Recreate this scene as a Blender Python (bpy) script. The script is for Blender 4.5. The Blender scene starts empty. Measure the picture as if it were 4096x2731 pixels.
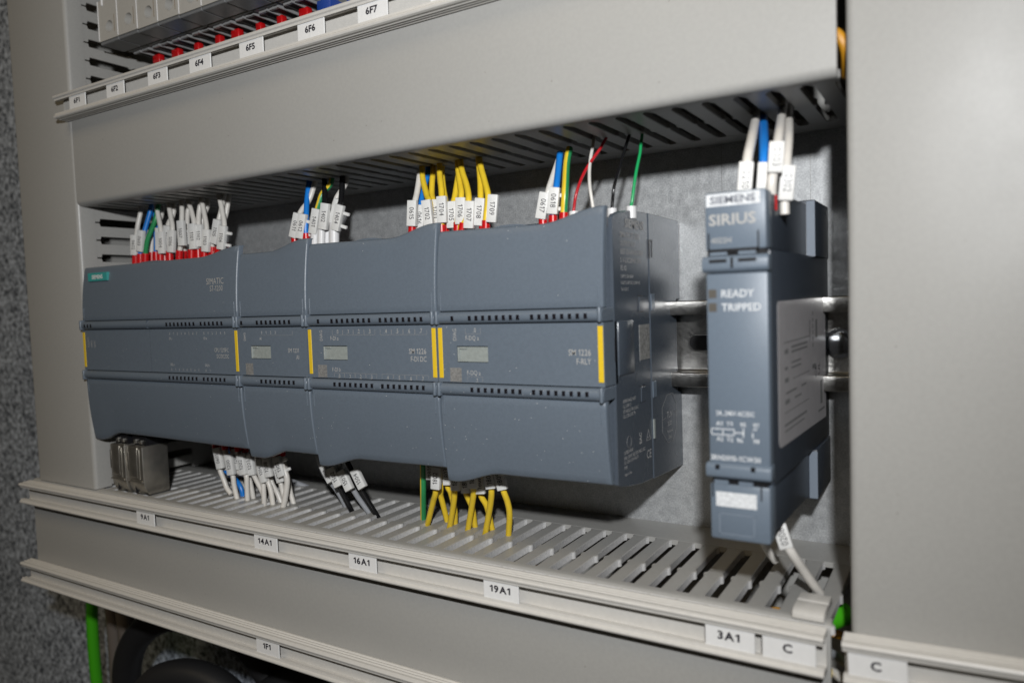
import bpy, bmesh, math, random
from mathutils import Vector, Matrix
random.seed(7)
SC = bpy.context.scene
COL = SC.collection
S = 0.001                                  # all lengths below are millimetres

# ------------------------------------------------------------------ camera
cam = bpy.data.cameras.new('camera')
co = bpy.data.objects.new('camera', cam)
COL.objects.link(co)
SC.camera = co
cam.sensor_width = 22.3
cam.lens = 2972.46 / 4096 * 22.3
cam.clip_start, cam.clip_end = 0.01, 50
rx = Vector((0.854707, 0.517995, -0.034017)); ry = Vector((0.000533, 0.064654, 0.997908)); rz = Vector((0.519111, -0.852937, 0.054984))
CAM = Vector((417.87, -303.65, 19.29))
co.matrix_world = Matrix(((rx.x, ry.x, rz.x, CAM.x * S), (rx.y, ry.y, rz.y, CAM.y * S), (rx.z, ry.z, rz.z, CAM.z * S), (0, 0, 0, 1)))
cam.dof.use_dof = True
cam.dof.focus_distance = 0.330
cam.dof.aperture_fstop = cam.lens / 3.1
cam.dof.aperture_blades = 7

# ------------------------------------------------------------------ light: camera flash, ceiling light of the room, dim room
def area(name, loc, target, size, power, col, size_y=None):
    l = bpy.data.lights.new(name, 'AREA'); l.energy = power; l.color = col
    l.shape = 'RECTANGLE'; l.size = size; l.size_y = size_y or size
    o = bpy.data.objects.new(name, l); COL.objects.link(o)
    o.location = Vector(loc) * S
    o.rotation_euler = (Vector(target) - Vector(loc)).to_track_quat('-Z', 'Y').to_euler()
    return o
fl = bpy.data.lights.new('flash', 'SPOT'); fl.energy = 7.4; fl.color = (0.97, 0.985, 1.0)
fl.shadow_soft_size = 0.008; fl.spot_size = math.radians(124); fl.spot_blend = 1.0
fo = bpy.data.objects.new('flash', fl); COL.objects.link(fo)
fo.location = Vector((455, -372, 117)) * S
fo.rotation_euler = (Vector((55, 0, -4)) - Vector((455, -372, 117))).to_track_quat('-Z', 'Y').to_euler()
area('ceiling_light', (-100, -1500, 1750), (150, 0, 0), 1.4, 10.2, (1.0, 0.81, 0.54), 0.9)
W = bpy.data.worlds.new('World'); SC.world = W; W.use_nodes = True
W.node_tree.nodes['Background'].inputs[0].default_value = (1.0, 0.86, 0.66, 1)
W.node_tree.nodes['Background'].inputs[1].default_value = 0.016
vs = SC.view_settings
vs.view_transform = 'Standard'; vs.look = 'None'; vs.exposure = 0.0; vs.gamma = 1.0; vs.use_curve_mapping = False
SC.cycles.use_denoising = True
SC.cycles.max_bounces = 8
SC.cycles.diffuse_bounces = 2

# ------------------------------------------------------------------ materials
MATS = {}
def mat(name, col, rough=0.45, metal=0.0, noise=0.0, nscale=300.0, bump=0.0, bscale=900.0, spec=0.5, coat=0.0, dust=0.0, blotch=0.0, dustcol=(0.55, 0.55, 0.54), dscale=620):
    col = tuple(c * 0.8 for c in col)
    m = bpy.data.materials.new(name); m.use_nodes = True
    nt = m.node_tree; N = nt.nodes; L = nt.links
    b = N['Principled BSDF']
    b.inputs['Base Color'].default_value = (*col, 1)
    b.inputs['Roughness'].default_value = rough
    b.inputs['Metallic'].default_value = metal
    b.inputs['Specular IOR Level'].default_value = spec
    if coat: b.inputs['Coat Weight'].default_value = coat; b.inputs['Coat Roughness'].default_value = 0.15
    tc = N.new('ShaderNodeTexCoord')
    src = None
    def mix(fac_out, a, c2):
        mx = N.new('ShaderNodeMix'); mx.data_type = 'RGBA'
        L.new(fac_out, mx.inputs[0])
        if a is None: mx.inputs[6].default_value = (*col, 1)
        else: L.new(a, mx.inputs[6])
        mx.inputs[7].default_value = (*c2, 1)
        return mx.outputs[2]
    if noise:
        n = N.new('ShaderNodeTexNoise'); n.inputs['Scale'].default_value = nscale; n.inputs['Detail'].default_value = 3
        L.new(tc.outputs['Object'], n.inputs['Vector'])
        r = N.new('ShaderNodeValToRGB'); r.color_ramp.elements[0].position = 0.35; r.color_ramp.elements[1].position = 0.65
        r.color_ramp.elements[0].color = (0, 0, 0, 1); r.color_ramp.elements[1].color = (1, 1, 1, 1)
        L.new(n.outputs[0], r.inputs[0])
        src = mix(r.outputs[0], None, tuple(c * (1 - noise) for c in col))
    if blotch:
        n = N.new('ShaderNodeTexNoise'); n.inputs['Scale'].default_value = 22; n.inputs['Detail'].default_value = 4
        L.new(tc.outputs['Object'], n.inputs['Vector'])
        r = N.new('ShaderNodeMapRange'); r.inputs[1].default_value = 0.4; r.inputs[2].default_value = 0.7; r.inputs[4].default_value = blotch
        L.new(n.outputs[0], r.inputs[0])
        src = mix(r.outputs[0], src, tuple(c * 0.8 for c in col))
        r2 = N.new('ShaderNodeMapRange'); r2.inputs[1].default_value = 0.35; r2.inputs[2].default_value = 0.7
        r2.inputs[3].default_value = rough * 0.88; r2.inputs[4].default_value = rough * 1.12
        L.new(n.outputs[0], r2.inputs[0]); L.new(r2.outputs[0], b.inputs['Roughness'])
    if dust:
        v = N.new('ShaderNodeTexVoronoi'); v.inputs['Scale'].default_value = dscale
        L.new(tc.outputs['Object'], v.inputs['Vector'])
        c1 = N.new('ShaderNodeMath'); c1.operation = 'LESS_THAN'; c1.inputs[1].default_value = 0.085
        L.new(v.outputs['Distance'], c1.inputs[0])
        sp = N.new('ShaderNodeSeparateColor'); L.new(v.outputs['Color'], sp.inputs[0])
        n = N.new('ShaderNodeTexNoise'); n.inputs['Scale'].default_value = 45; n.inputs['Detail'].default_value = 2
        L.new(tc.outputs['Object'], n.inputs['Vector'])
        th = N.new('ShaderNodeMapRange'); th.inputs[1].default_value = 0.5; th.inputs[2].default_value = 0.75; th.inputs[4].default_value = dust
        L.new(n.outputs[0], th.inputs[0])
        c2 = N.new('ShaderNodeMath'); c2.operation = 'LESS_THAN'
        L.new(sp.outputs[0], c2.inputs[0]); L.new(th.outputs[0], c2.inputs[1])
        mu = N.new('ShaderNodeMath'); mu.operation = 'MULTIPLY'
        L.new(c1.outputs[0], mu.inputs[0]); L.new(c2.outputs[0], mu.inputs[1])
        src = mix(mu.outputs[0], src, dustcol)
    if src is not None: L.new(src, b.inputs['Base Color'])
    if bump:
        n = N.new('ShaderNodeTexNoise'); n.inputs['Scale'].default_value = bscale; n.inputs['Detail'].default_value = 2
        L.new(tc.outputs['Object'], n.inputs['Vector'])
        bp = N.new('ShaderNodeBump'); bp.inputs['Strength'].default_value = bump; bp.inputs['Distance'].default_value = 0.0002
        L.new(n.outputs[0], bp.inputs['Height']); L.new(bp.outputs[0], b.inputs['Normal'])
    MATS[name] = m
    return m

DUCT = (0.43, 0.422, 0.40)
mat('duct', DUCT, 0.42, noise=0.05, nscale=700, bump=0.12, bscale=2500, blotch=0.2, dust=0.5, dustcol=(0.24, 0.23, 0.21), dscale=260)
mat('duct_cut_lit', (0.72, 0.71, 0.70), 0.6, noise=0.16, nscale=900, bump=0.6, bscale=1500)  # rough cut slot walls, paled so the light on them sits in the colour
mat('rail_plastic', (0.70, 0.675, 0.63), 0.38, noise=0.05, nscale=500, bump=0.08, bscale=1500)
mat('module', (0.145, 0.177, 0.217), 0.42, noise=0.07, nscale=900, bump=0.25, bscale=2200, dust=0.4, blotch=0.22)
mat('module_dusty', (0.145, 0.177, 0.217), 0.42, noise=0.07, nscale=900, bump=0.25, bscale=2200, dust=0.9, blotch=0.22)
mat('module_shaded', (0.085, 0.103, 0.128), 0.27, spec=0.7, noise=0.08, nscale=900, bump=0.25, bscale=1800, blotch=0.1)  # module plastic darkened: shade of the end face put into the colour
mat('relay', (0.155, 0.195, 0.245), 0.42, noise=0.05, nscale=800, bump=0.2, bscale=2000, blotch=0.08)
mat('relay_shaded', (0.042, 0.053, 0.07), 0.4, noise=0.08, nscale=800, bump=0.25, bscale=1800)  # darker copy of the relay plastic, side shade painted in
mat('fuse_rim', (0.33, 0.33, 0.33), 0.4)
mat('relay_lit', (0.22, 0.26, 0.315), 0.45, bump=0.2)  # lighter copy of the relay plastic, light on the steps painted in
mat('black', (0.012, 0.012, 0.014), 0.35)  # on gaps, slits and notches this paints their inner shade
mat('hole', (0.006, 0.006, 0.008), 0.7)  # near-black patches, the shade inside openings put into the colour
mat('led', (0.012, 0.011, 0.014), 0.25)
mat('relay_led', (0.10, 0.09, 0.075), 0.4)
mat('yellow_mark', (0.86, 0.58, 0.025), 0.4, noise=0.05, nscale=900)
mat('slider', (0.34, 0.37, 0.35), 0.35, noise=0.12, nscale=700, bump=0.3)
mat('teal', (0.05, 0.36, 0.34), 0.4)
mat('print', (0.44, 0.43, 0.41), 0.6)
mat('print_dim', (0.52, 0.51, 0.50), 0.6)
mat('print_dark', (0.26, 0.262, 0.265), 0.6)
mat('ink', (0.015, 0.012, 0.02), 0.5)
mat('ink_grey', (0.14, 0.15, 0.18), 0.5)
mat('ink_faded', (0.22, 0.22, 0.22), 0.5)
mat('label_white', (0.88, 0.875, 0.865), 0.5, noise=0.04, nscale=500)
mat('tag_white', (0.86, 0.85, 0.82), 0.42, noise=0.05, nscale=600, bump=0.1)
mat('sticker_white', (0.84, 0.86, 0.88), 0.4, noise=0.22, nscale=900)
mat('sticker_grey', (0.52, 0.50, 0.51), 0.3, noise=0.08, nscale=300, spec=0.7)
mat('print_brown', (0.30, 0.24, 0.18), 0.6)
mat('code_patch_side', (0.34, 0.335, 0.32), 0.6, noise=0.5, nscale=1100)
mat('code_patch', (0.27, 0.265, 0.255), 0.6, noise=0.35, nscale=1500)
mat('wire_white', (0.83, 0.79, 0.73), 0.35, noise=0.06, nscale=300)
mat('wire_grey', (0.36, 0.37, 0.39), 0.35)
mat('wire_yellow', (0.98, 0.68, 0.04), 0.33, noise=0.05, nscale=300)
mat('wire_blue', (0.012, 0.22, 0.72), 0.33)
mat('wire_green', (0.03, 0.30, 0.10), 0.35)
mat('wire_brightgreen', (0.02, 0.42, 0.13), 0.3)
mat('wire_black', (0.010, 0.010, 0.011), 0.22)
mat('wire_red', (0.55, 0.012, 0.02), 0.3)
mat('ferrule_red', (0.62, 0.008, 0.01), 0.3)
mat('ferrule_white', (0.85, 0.84, 0.84), 0.35)
mat('cable_green', (0.07, 0.50, 0.012), 0.4)
mat('cable_grey', (0.17, 0.145, 0.125), 0.45)
mat('wire_orange', (0.65, 0.30, 0.02), 0.4)
mat('hose', (0.02, 0.02, 0.021), 0.5)
mat('fuse', (0.50, 0.485, 0.45), 0.42, noise=0.04, nscale=500, bump=0.1)
mat('fuse_shaded', (0.20, 0.205, 0.21), 0.4, noise=0.1, nscale=400)  # fuse casing darkened, shade of the underside held in the colour
mat('fuse_blue', (0.012, 0.06, 0.34), 0.4)
mat('nickel', (0.66, 0.63, 0.57), 0.34, metal=0.93, noise=0.2, nscale=160, bump=0.1, bscale=400)
mat('steel', (0.50, 0.49, 0.47), 0.28, metal=1.0, noise=0.35, nscale=260, bump=0.35, bscale=700)
mat('bolt_steel', (0.28, 0.29, 0.30), 0.2, metal=1.0, bump=0.2, bscale=500)

def galvanised(name, w, dark, light, metal):
    m = bpy.data.materials.new(name); m.use_nodes = True
    nt = m.node_tree; N = nt.nodes; L = nt.links; b = N['Principled BSDF']
    tc = N.new('ShaderNodeTexCoord')
    def noise(scale, detail=3):
        n = N.new('ShaderNodeTexNoise'); n.inputs['Scale'].default_value = scale; n.inputs['Detail'].default_value = detail
        L.new(tc.outputs['Object'], n.inputs['Vector']); return n.outputs[0]
    def math_(op, a, c):
        q = N.new('ShaderNodeMath'); q.operation = op; L.new(a, q.inputs[0])
        if isinstance(c, float): q.inputs[1].default_value = c
        else: L.new(c, q.inputs[1])
        return q.outputs[0]
    fine, mid, big = noise(1500, 2), noise(330, 3), noise(28, 3)
    s1 = math_('ADD', math_('ADD', math_('MULTIPLY', fine, w[0]), math_('MULTIPLY', mid, w[1])), math_('MULTIPLY', big, w[2]))
    r = N.new('ShaderNodeValToRGB'); L.new(s1, r.inputs[0])
    r.color_ramp.elements[0].position = 0.36; r.color_ramp.elements[0].color = (*dark, 1)
    r.color_ramp.elements[1].position = 0.64; r.color_ramp.elements[1].color = (*light, 1)
    L.new(r.outputs[0], b.inputs['Base Color'])
    b.inputs['Metallic'].default_value = metal
    rr = N.new('ShaderNodeMapRange'); rr.inputs[3].default_value = 0.34; rr.inputs[4].default_value = 0.56; L.new(mid, rr.inputs[0])
    L.new(rr.outputs[0], b.inputs['Roughness'])
    bp = N.new('ShaderNodeBump'); bp.inputs['Strength'].default_value = 0.35; bp.inputs['Distance'].default_value = 0.0002
    L.new(mid, bp.inputs['Height']); L.new(bp.outputs[0], b.inputs['Normal'])
    MATS[name] = m
galvanised('galvanised', (.5, .3, .2), (0.31, 0.317, 0.325), (0.54, 0.55, 0.55), .42)
galvanised('speckled', (.1, .85, .05), (0.06, 0.07, 0.088), (0.66, 0.73, 0.84), .2)

# ------------------------------------------------------------------ mesh helpers
class MB:
    def __init__(s): s.v = []; s.f = []; s.m = []
    def add(s, vs, fs, m=0):
        o = len(s.v); s.v += [tuple(p) for p in vs]
        for f in fs: s.f.append([i + o for i in f]); s.m.append(m)
        return s
    def box(s, x0, x1, y0, y1, z0, z1, m=0):
        vs = [(x, y, z) for x in (x0, x1) for y in (y0, y1) for z in (z0, z1)]
        return s.add(vs, [(0, 1, 3, 2), (4, 6, 7, 5), (0, 4, 5, 1), (2, 3, 7, 6), (0, 2, 6, 4), (1, 5, 7, 3)], m)
    def obox(s, c, a, b, d, m=0):               # centre and three half vectors
        c, a, b, d = map(Vector, (c, a, b, d))
        vs = [c + i * a + j * b + k * d for i in (-1, 1) for j in (-1, 1) for k in (-1, 1)]
        return s.add(vs, [(0, 1, 3, 2), (4, 6, 7, 5), (0, 4, 5, 1), (2, 3, 7, 6), (0, 2, 6, 4), (1, 5, 7, 3)], m)
    def prism(s, poly, axis, a0, a1, m=0):       # poly in the two other axes
        n = len(poly)
        def P(p, a):
            return (a, p[0], p[1]) if axis == 'X' else (p[0], a, p[1]) if axis == 'Y' else (p[0], p[1], a)
        vs = [P(p, a0) for p in poly] + [P(p, a1) for p in poly]
        fs = [(i, (i + 1) % n, (i + 1) % n + n, i + n) for i in range(n)] + [tuple(range(n))[::-1], tuple(range(n, 2 * n))]
        return s.add(vs, fs, m)
    def tube(s, path, r, seg=10, mats=None, r2=None):
        P = [Vector(p) for p in path]; n = len(P)
        rings = []; u = None
        for i, p in enumerate(P):
            t = (P[min(i + 1, n - 1)] - P[max(i - 1, 0)]).normalized()
            if u is None: u = t.cross(Vector((0, 1, 0)) if abs(t.y) < .9 else Vector((1, 0, 0))).normalized()
            else: u = (u - t * u.dot(t)).normalized()
            w = t.cross(u)
            rr = r if r2 is None else r + (r2 - r) * i / (n - 1)
            rings.append([p + rr * (math.cos(2 * math.pi * k / seg) * u + math.sin(2 * math.pi * k / seg) * w) for k in range(seg)])
        o = len(s.v)
        s.v += [tuple(q) for R in rings for q in R]
        for i in range(n - 1):
            for k in range(seg):
                k2 = (k + 1) % seg
                s.f.append([o + i * seg + k, o + i * seg + k2, o + (i + 1) * seg + k2, o + (i + 1) * seg + k])
                s.m.append(mats((rings[i][k] + rings[i][k2]) / 2 - P[i]) if mats else 0)
        s.f.append([o + k for k in range(seg)][::-1]); s.m.append(0)
        s.f.append([o + (n - 1) * seg + k for k in range(seg)]); s.m.append(0)
        return s
    def cyl(s, c, d, r, h, seg=20, m=0):
        c = Vector(c); d = Vector(d).normalized()
        k = len(s.f); s.tube([c, c + d * h], r, seg)
        for i in range(k, len(s.f)): s.m[i] = m
        return s

def smooth_path(pts, sub=6):
    P = [Vector(p) for p in pts]
    if len(P) < 3: return P
    out = []
    for i in range(len(P) - 1):
        p0, p1, p2, p3 = P[max(i - 1, 0)], P[i], P[i + 1], P[min(i + 2, len(P) - 1)]
        for k in range(sub):
            t = k / sub
            out.append(0.5 * ((2 * p1) + (p2 - p0) * t + (2 * p0 - 5 * p1 + 4 * p2 - p3) * t * t + (3 * p1 - p0 - 3 * p2 + p3) * t ** 3))
    return out + [P[-1]]

BASE = {}
def base_of(o): return BASE.get(o.name, Vector((0, 0, 0)))
def finish_mesh(name, mb, mats, base, bevel=0, seg=2, angle=32):
    me = bpy.data.meshes.new(name)
    me.from_pydata([((v[0] - base.x) * S, (v[1] - base.y) * S, (v[2] - base.z) * S) for v in mb.v], [], mb.f)
    for m in (mats if isinstance(mats, (list, tuple)) else [mats]): me.materials.append(MATS[m])
    for p, mi in zip(me.polygons, mb.m): p.material_index = mi
    bm = bmesh.new(); bm.from_mesh(me)
    bmesh.ops.recalc_face_normals(bm, faces=bm.faces)
    if bevel:
        ed = [e for e in bm.edges if len(e.link_faces) == 2 and e.calc_face_angle(0) > 0.5]
        bmesh.ops.bevel(bm, geom=ed, offset=bevel * S, segments=seg, profile=0.5, affect='EDGES', clamp_overlap=True)
    a = math.radians(angle)
    for e in bm.edges:
        e.smooth = len(e.link_faces) == 2 and e.calc_face_angle(0) < a
    for f in bm.faces: f.smooth = True
    bm.to_mesh(me); bm.free()
    return me
def build(name, mb, mats, parent=None, bevel=0, base=None, seg=2, angle=32, label=None):
    b = base_of(parent) if parent else Vector(base or (0, 0, 0))
    o = bpy.data.objects.new(name, finish_mesh(name, mb, mats, b, bevel, seg, angle))
    COL.objects.link(o); BASE[o.name] = b
    if parent: o.parent = parent
    else: o.location = b * S
    if label: o['label'] = label
    return o
def tag(o, label, cat, group=None):
    o['label'] = label; o['category'] = cat
    if group: o['group'] = group
    return o
def thing(name, label, cat, base, group=None):
    o = bpy.data.objects.new(name, None); COL.objects.link(o)
    o.empty_display_size = 0.01
    o.location = Vector(base) * S; BASE[o.name] = Vector(base)
    return tag(o, label, cat, group)
def place(name, me, loc, parent):             # a part that shares its mesh; loc is where the mesh origin goes
    o = bpy.data.objects.new(name, me); COL.objects.link(o); o.parent = parent
    o.location = (Vector(loc) - base_of(parent)) * S
    BASE[o.name] = base_of(parent)
    return o
def raw_mesh(name, mb, mats, bevel=0, seg=1): return finish_mesh(name, mb, mats, Vector((0, 0, 0)), bevel, seg)

FONT = {}
def glyphs(body, bold):
    k = (body, bold)
    if k not in FONT:
        cu = bpy.data.curves.new('lettering', 'FONT'); cu.body = body; cu.size = 1; cu.resolution_u = 2
        cu.fill_mode = 'FRONT'; cu.offset = bold
        o = bpy.data.objects.new('lettering', cu)
        COL.objects.link(o)
        dg = bpy.context.evaluated_depsgraph_get()
        me = bpy.data.meshes.new_from_object(o.evaluated_get(dg))
        V = [tuple(v.co) for v in me.vertices]; F = [list(p.vertices) for p in me.polygons]
        bpy.data.objects.remove(o); bpy.data.curves.remove(cu); bpy.data.meshes.remove(me)
        FONT[k] = (V, F)
    return FONT[k]
def laid_out(body, bold):
    """digits set one by one, with a plain sans figure one (the built-in font's looks like a capital I)"""
    if '1' not in body: return glyphs(body, bold)
    V, F, x = [], [], 0.0
    for ch in body:
        if ch == ' ': x += .3; continue
        if ch == '1':
            b = bold
            gv = [(.17 - b, 0), (.27 + b, 0), (.27 + b, .69), (.20 - b, .69), (.02 - b, .555), (.02 - b, .455 - b), (.17 - b, .545 - b)]
            gf = [[0, 1, 2, 6], [6, 2, 3], [6, 3, 4, 5]]; lo, hi = 0.0, .33
        else:
            gv, gf = glyphs(ch, bold); lo, hi = min(v[0] for v in gv), max(v[0] for v in gv)
        o = len(V)
        V += [(v[0] - lo + x, v[1], 0) for v in gv]; F += [[i + o for i in f] for f in gf]
        x += hi - lo + .085
    return V, F
def text_mb(items):
    """items: (body, origin, xdir, ydir, cap height, width factor, align, bold); flat print, one mesh"""
    mb = MB()
    for body, o, xd, yd, cap, xs, al, bold in items:
        V, F = laid_out(body, bold)
        if not V: continue
        x0 = min(v[0] for v in V); x1 = max(v[0] for v in V)
        k = cap / 0.69
        sh = {'L': x0, 'R': x1, 'C': (x0 + x1) / 2}[al]
        o = Vector(o); xd = Vector(xd); yd = Vector(yd)
        mb.add([o + xd * ((v[0] - sh) * k * xs) + yd * (v[1] * k) for v in V], F)
    return mb
FX, UZ = (1, 0, 0), (0, 0, 1)
def lettering(items, m, parent, name='lettering'):
    if len(items) <= 4:
        for it in items: o = build(name, text_mb([it]), m, parent)
    else:
        o = build(name, text_mb(items), m, parent); o['kind'] = 'stuff'
    return o

# ------------------------------------------------------------------ setting: galvanised mounting plate
pl = build('mounting_plate', MB().box(-72, 560, 4, 7, -146, 420), 'galvanised')
pl['kind'] = 'structure'
cw = build('cabinet_wall', MB().box(-900, 700, 26, 29, -520, 520), 'speckled')
cw['kind'] = 'structure'

for x, z0, z1 in ((333.5, -60, 90), (361.2, -30, 90), (367.5, -30, 90)): build('scribe_line', MB().box(x, x + .16, 3.9, 4.1, z0, z1), 'steel', pl)
# ------------------------------------------------------------------ cable ducts
def lid_poly(a0, a1, yf, yb, t=1.6, r=2.2, flat0=False):
    """open U profile: (a, y); a across the lid, front at yf, flanges back to yb"""
    out = [(a0, yb)]
    for k in range(5): t_ = math.pi / 2 * k / 4; out.append((a0 + r - r * math.cos(t_), yf + r - r * math.sin(t_)))
    for k in range(5): t_ = math.pi / 2 * k / 4; out.append((a1 - r + r * math.sin(t_), yf + r - r * math.cos(t_)))
    out += [(a1, yb), (a1 - t, yb), (a1 - t, yf + t), (a0 + t, yf + t), (a0 + t, yb)]
    return out
def finger_poly(tip, neck, notch, root, hw, wide, taper=3.4):
    h = [(tip, wide), (neck - 1.2, wide), (neck - 1.2 + taper, hw), (notch - 1.6, hw), (notch - .7, hw + .85), (notch + .7, hw + .85), (notch + 1.5, hw), (root - 1.6, hw), (root, hw + .9)]
    return [(w, y) for y, w in h] + [(-w, y) for y, w in h[::-1]]
UZ0, UZ1, LZ0, LZ1 = 79.3, 140.5, -141.8, -79.4
# upper duct
up = thing('cable_duct', 'long grey cable duct with a plain lid running above the row of modules', 'cable duct', (193, 4, 80))
build('lid', MB().prism([(y, a) for a, y in lid_poly(UZ0, UZ1, -73, -68.2, t=2.2, r=3.0)], 'X', -0.8, 387.4), 'duct', up)
build('back_wall', MB().box(-.6, 387, 2.4, 3.95, UZ0 + .5, UZ1 - .5).box(-.6, 387, -67.2, 2.4, UZ1 - 2.6, UZ1 - .6).box(-.6, 387, -10, 2.4, UZ0 + .4, UZ0 + 2.4), 'duct', up)
fm = raw_mesh('finger', MB().prism(finger_poly(-69, -65.6, -38, -10.02, 3.0, 4.7), 'Z', 0, 2.4), ['duct'], bevel=.22)
for k in range(39): place('finger', fm, (3 + 10 * k, 0, UZ0 + .4), up)
# lower duct
lo = thing('cable_duct', 'long grey slotted cable duct running below the row of modules', 'cable duct', (157, 4, -142))
build('lid', MB().prism([(y, a) for a, y in lid_poly(LZ0, LZ1, -73, -68.5)], 'X', -69.5, 384.3), 'duct', lo)
build('back_wall', MB().box(-69.3, 384, 2.4, 3.95, LZ0 + .5, LZ1 - .5).box(-69.3, 384, -68.7, 2.4, LZ0 + .6, LZ0 + 2.4).box(-69.3, 384, -17.2, 2.4, LZ1 - 2.6, LZ1 - .5), 'duct', lo)
fm = raw_mesh('finger', MB().prism(finger_poly(-72.6, -70.6, -46.8, -17.22, 2.72, 4.55), 'Z', -.95, 2.1), ['duct_cut_lit'], bevel=.28)
fm.materials.clear(); fm.materials.append(MATS['duct']); fm.materials.append(MATS['duct_cut_lit'])
for p in fm.polygons:
    if abs(p.normal.z) < .5: p.material_index = 1
for k in range(46):
    x = 259.6 + 4.85 + 9.7 * (k - 33)
    if -66 < x < 381: place('finger', fm, (x, 0, LZ1 - 2.6), lo)
# corner duct at the far end
ld = thing('cable_duct', 'upright grey cable duct beside the teal-badged module, standing on the lower duct', 'cable duct', (-31, 4, -79))
build('lid', MB().prism(lid_poly(-62, -1.0, -73, -63.4), 'Z', -79.2, 300), 'duct', ld)
build('back_wall', MB().box(-61.6, -1.4, 2.4, 3.95, -79.2, 300).box(-61.6, -60, -63.6, 2.4, -79.2, 300).box(-3.2, -1.3, -10, 2.4, -79.2, 300), 'duct', ld)
fm = raw_mesh('finger', MB().prism([(y, w) for w, y in finger_poly(-66, -59.4, -36, -10.02, 2.9, 4.7, .5)], 'X', .7, 1.9), ['duct'], bevel=.22)
for k in range(30): place('finger', fm, (-3.2, 0, -73.7 + 10 * k), ld)
# wide upright duct close to the camera
rd = thing('cable_duct', 'wide upright grey cable duct with a smooth lid beyond the end of the upper duct', 'cable duct', (425, 4, -150))
build('lid', MB().prism(lid_poly(389.7, 470, -73, -60), 'Z', -160, 300), 'duct', rd)
build('back_wall', MB().box(390.2, 469.5, 2.4, 3.95, -160, 300).box(390.2, 391.8, -60.2, 2.4, -160, 300), 'duct', rd)

# ------------------------------------------------------------------ label rails and their labels
def rail_poly(zc):
    h = [(-73.1, 6.5), (-74.2, 6.75), (-74.9, 6.3), (-75.8, 6.6), (-76.4, 6.2), (-77.4, 6.5), (-78.0, 6.1), (-79.3, 6.25), (-80.2, 5.9), (-80.5, 5.3), (-80.3, 4.7), (-79.7, 4.25), (-79.55, 3.35), (-79.2, 3.3),
         (-79.2, 4.2), (-78.3, 4.2), (-78.3, 3.5), (-77.6, 3.5), (-77.4, 4.6), (-74.6, 4.6)]
    return [(y, zc + z) for y, z in h] + [(y, zc - z) for y, z in h[::-1]]
def rail(label, x0, x1, zc, tilt=0):
    o = build('label_rail', MB().prism(rail_poly(0), 'X', 0, x1 - x0), 'rail_plastic', base=(0, 0, 0), angle=25)
    o.location = Vector((x0, 0, zc)) * S; o.rotation_euler = (0, -tilt, 0)
    return tag(o, label, 'label rail', 'plastic label rails on the ducts')
ZU, ZL, ZB = 132.4, -86.9, -136.3
rail('pale plastic label rail along the top edge of the upper duct', -4.6, 470, ZU)
rail('pale plastic label rail along the top edge of the lower duct', -71, 383.4, ZL)
rail('pale plastic label rail along the bottom edge of the lower duct', -76, 383.4, ZB)
TILT = math.radians(2.2)
rail('short pale label rail crossing the wide upright duct, holding one C label', 388.4, 475, -87.0, TILT)
def label(txt, x0, zc, where, dx=0, tilt=0):
    t = thing('label_plate', 'white label plate reading %s %s' % (txt, where), 'label', (x0 + 7.6, -79, zc), 'white label plates in the rails') if txt else \
        thing('label_plate', 'white label plate cut off by the top edge of the picture', 'label', (x0 + 7.6, -79, zc), 'white label plates in the rails')
    build('plate', MB().box(x0, x0 + 15.2, -79.05, -78.45, zc - 3.95, zc + 3.95), 'label_white', t, bevel=.12, seg=1)
    if txt: lettering([(txt, (x0 + 7.3 + dx, -79.12, zc - .75), FX, UZ, 2.5, 1.12, 'C', .035)], 'ink', t)
    t.rotation_euler = (0, -tilt, 0)
    return t
for txt, x in (('6F1', 9.2), ('6F2', 43.9), ('6F3', 79.1), ('6F4', 111.2), ('6F5', 146.1), ('6F6', 182.4), ('6F7', 215.6), ('', 251.1)):
    label(txt, x, ZU, 'in the rail of the upper duct')
for txt, x in (('9A1', 47.1), ('14A1', 138.5), ('16A1', 197.3), ('19A1', 265.1), ('3A1', 348.5)):
    label(txt, x, ZL, 'in the rail between the modules and the lower lid')
label('C', 365.9, ZL, 'next to the 3A1 label')
label('C', 389.6, -86.95, 'on the wide upright duct', tilt=TILT)
label('1F1', 136.1, ZB, 'in the lowest rail')

# ------------------------------------------------------------------ mounting rail behind the devices
dr = thing('mounting_rail', 'shiny steel mounting rail carrying the modules and the slim relay', 'rail', (180, 4, -.8))
hat = [(-9.2, 16.8), (-8.2, 16.8), (-8.2, 11.9), (3.4, 11.9), (3.4, -13.5), (-8.2, -13.5), (-8.2, -18.4), (-9.2, -18.4), (-9.2, -12.5), (2.4, -12.5), (2.4, 10.9), (-9.2, 10.9)]
build('profile', MB().prism(hat, 'X', 1, 470), 'steel', dr, bevel=.6, seg=3)
sl = MB(); n = 12
sl.prism([(328 + 5.5 * (1 if math.cos(t) > 0 else -1) + 3.1 * math.cos(t), -1 + 3.1 * math.sin(t)) for t in [2 * math.pi * (k + .5) / 24 for k in range(24)]], 'Y', 2.25, 2.38)
build('slot', sl, 'hole', dr)
rim = MB(); rim.tube([Vector((328 + 5.5 * (1 if math.cos(t) > 0 else -1) + 3.4 * math.cos(t), 2.3, -1 + 3.4 * math.sin(t))) for t in [2 * math.pi * k / 32 for k in range(33)]], .45, 6)
build('slot_rim', rim, 'steel', dr)
bt = MB().cyl((377.6, 2.4, -1.2), (0, -1, 0), 5.6, 1.2, 24)
build('washer', bt, 'bolt_steel', dr)
hx = MB().prism([(377.6 + 4.6 * math.cos(math.pi / 3 * k + .3), -1.2 + 4.6 * math.sin(math.pi / 3 * k + .3)) for k in range(6)], 'Y', -3.2, 1.2)
build('bolt_head', hx, 'bolt_steel', dr, bevel=.5)

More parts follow.
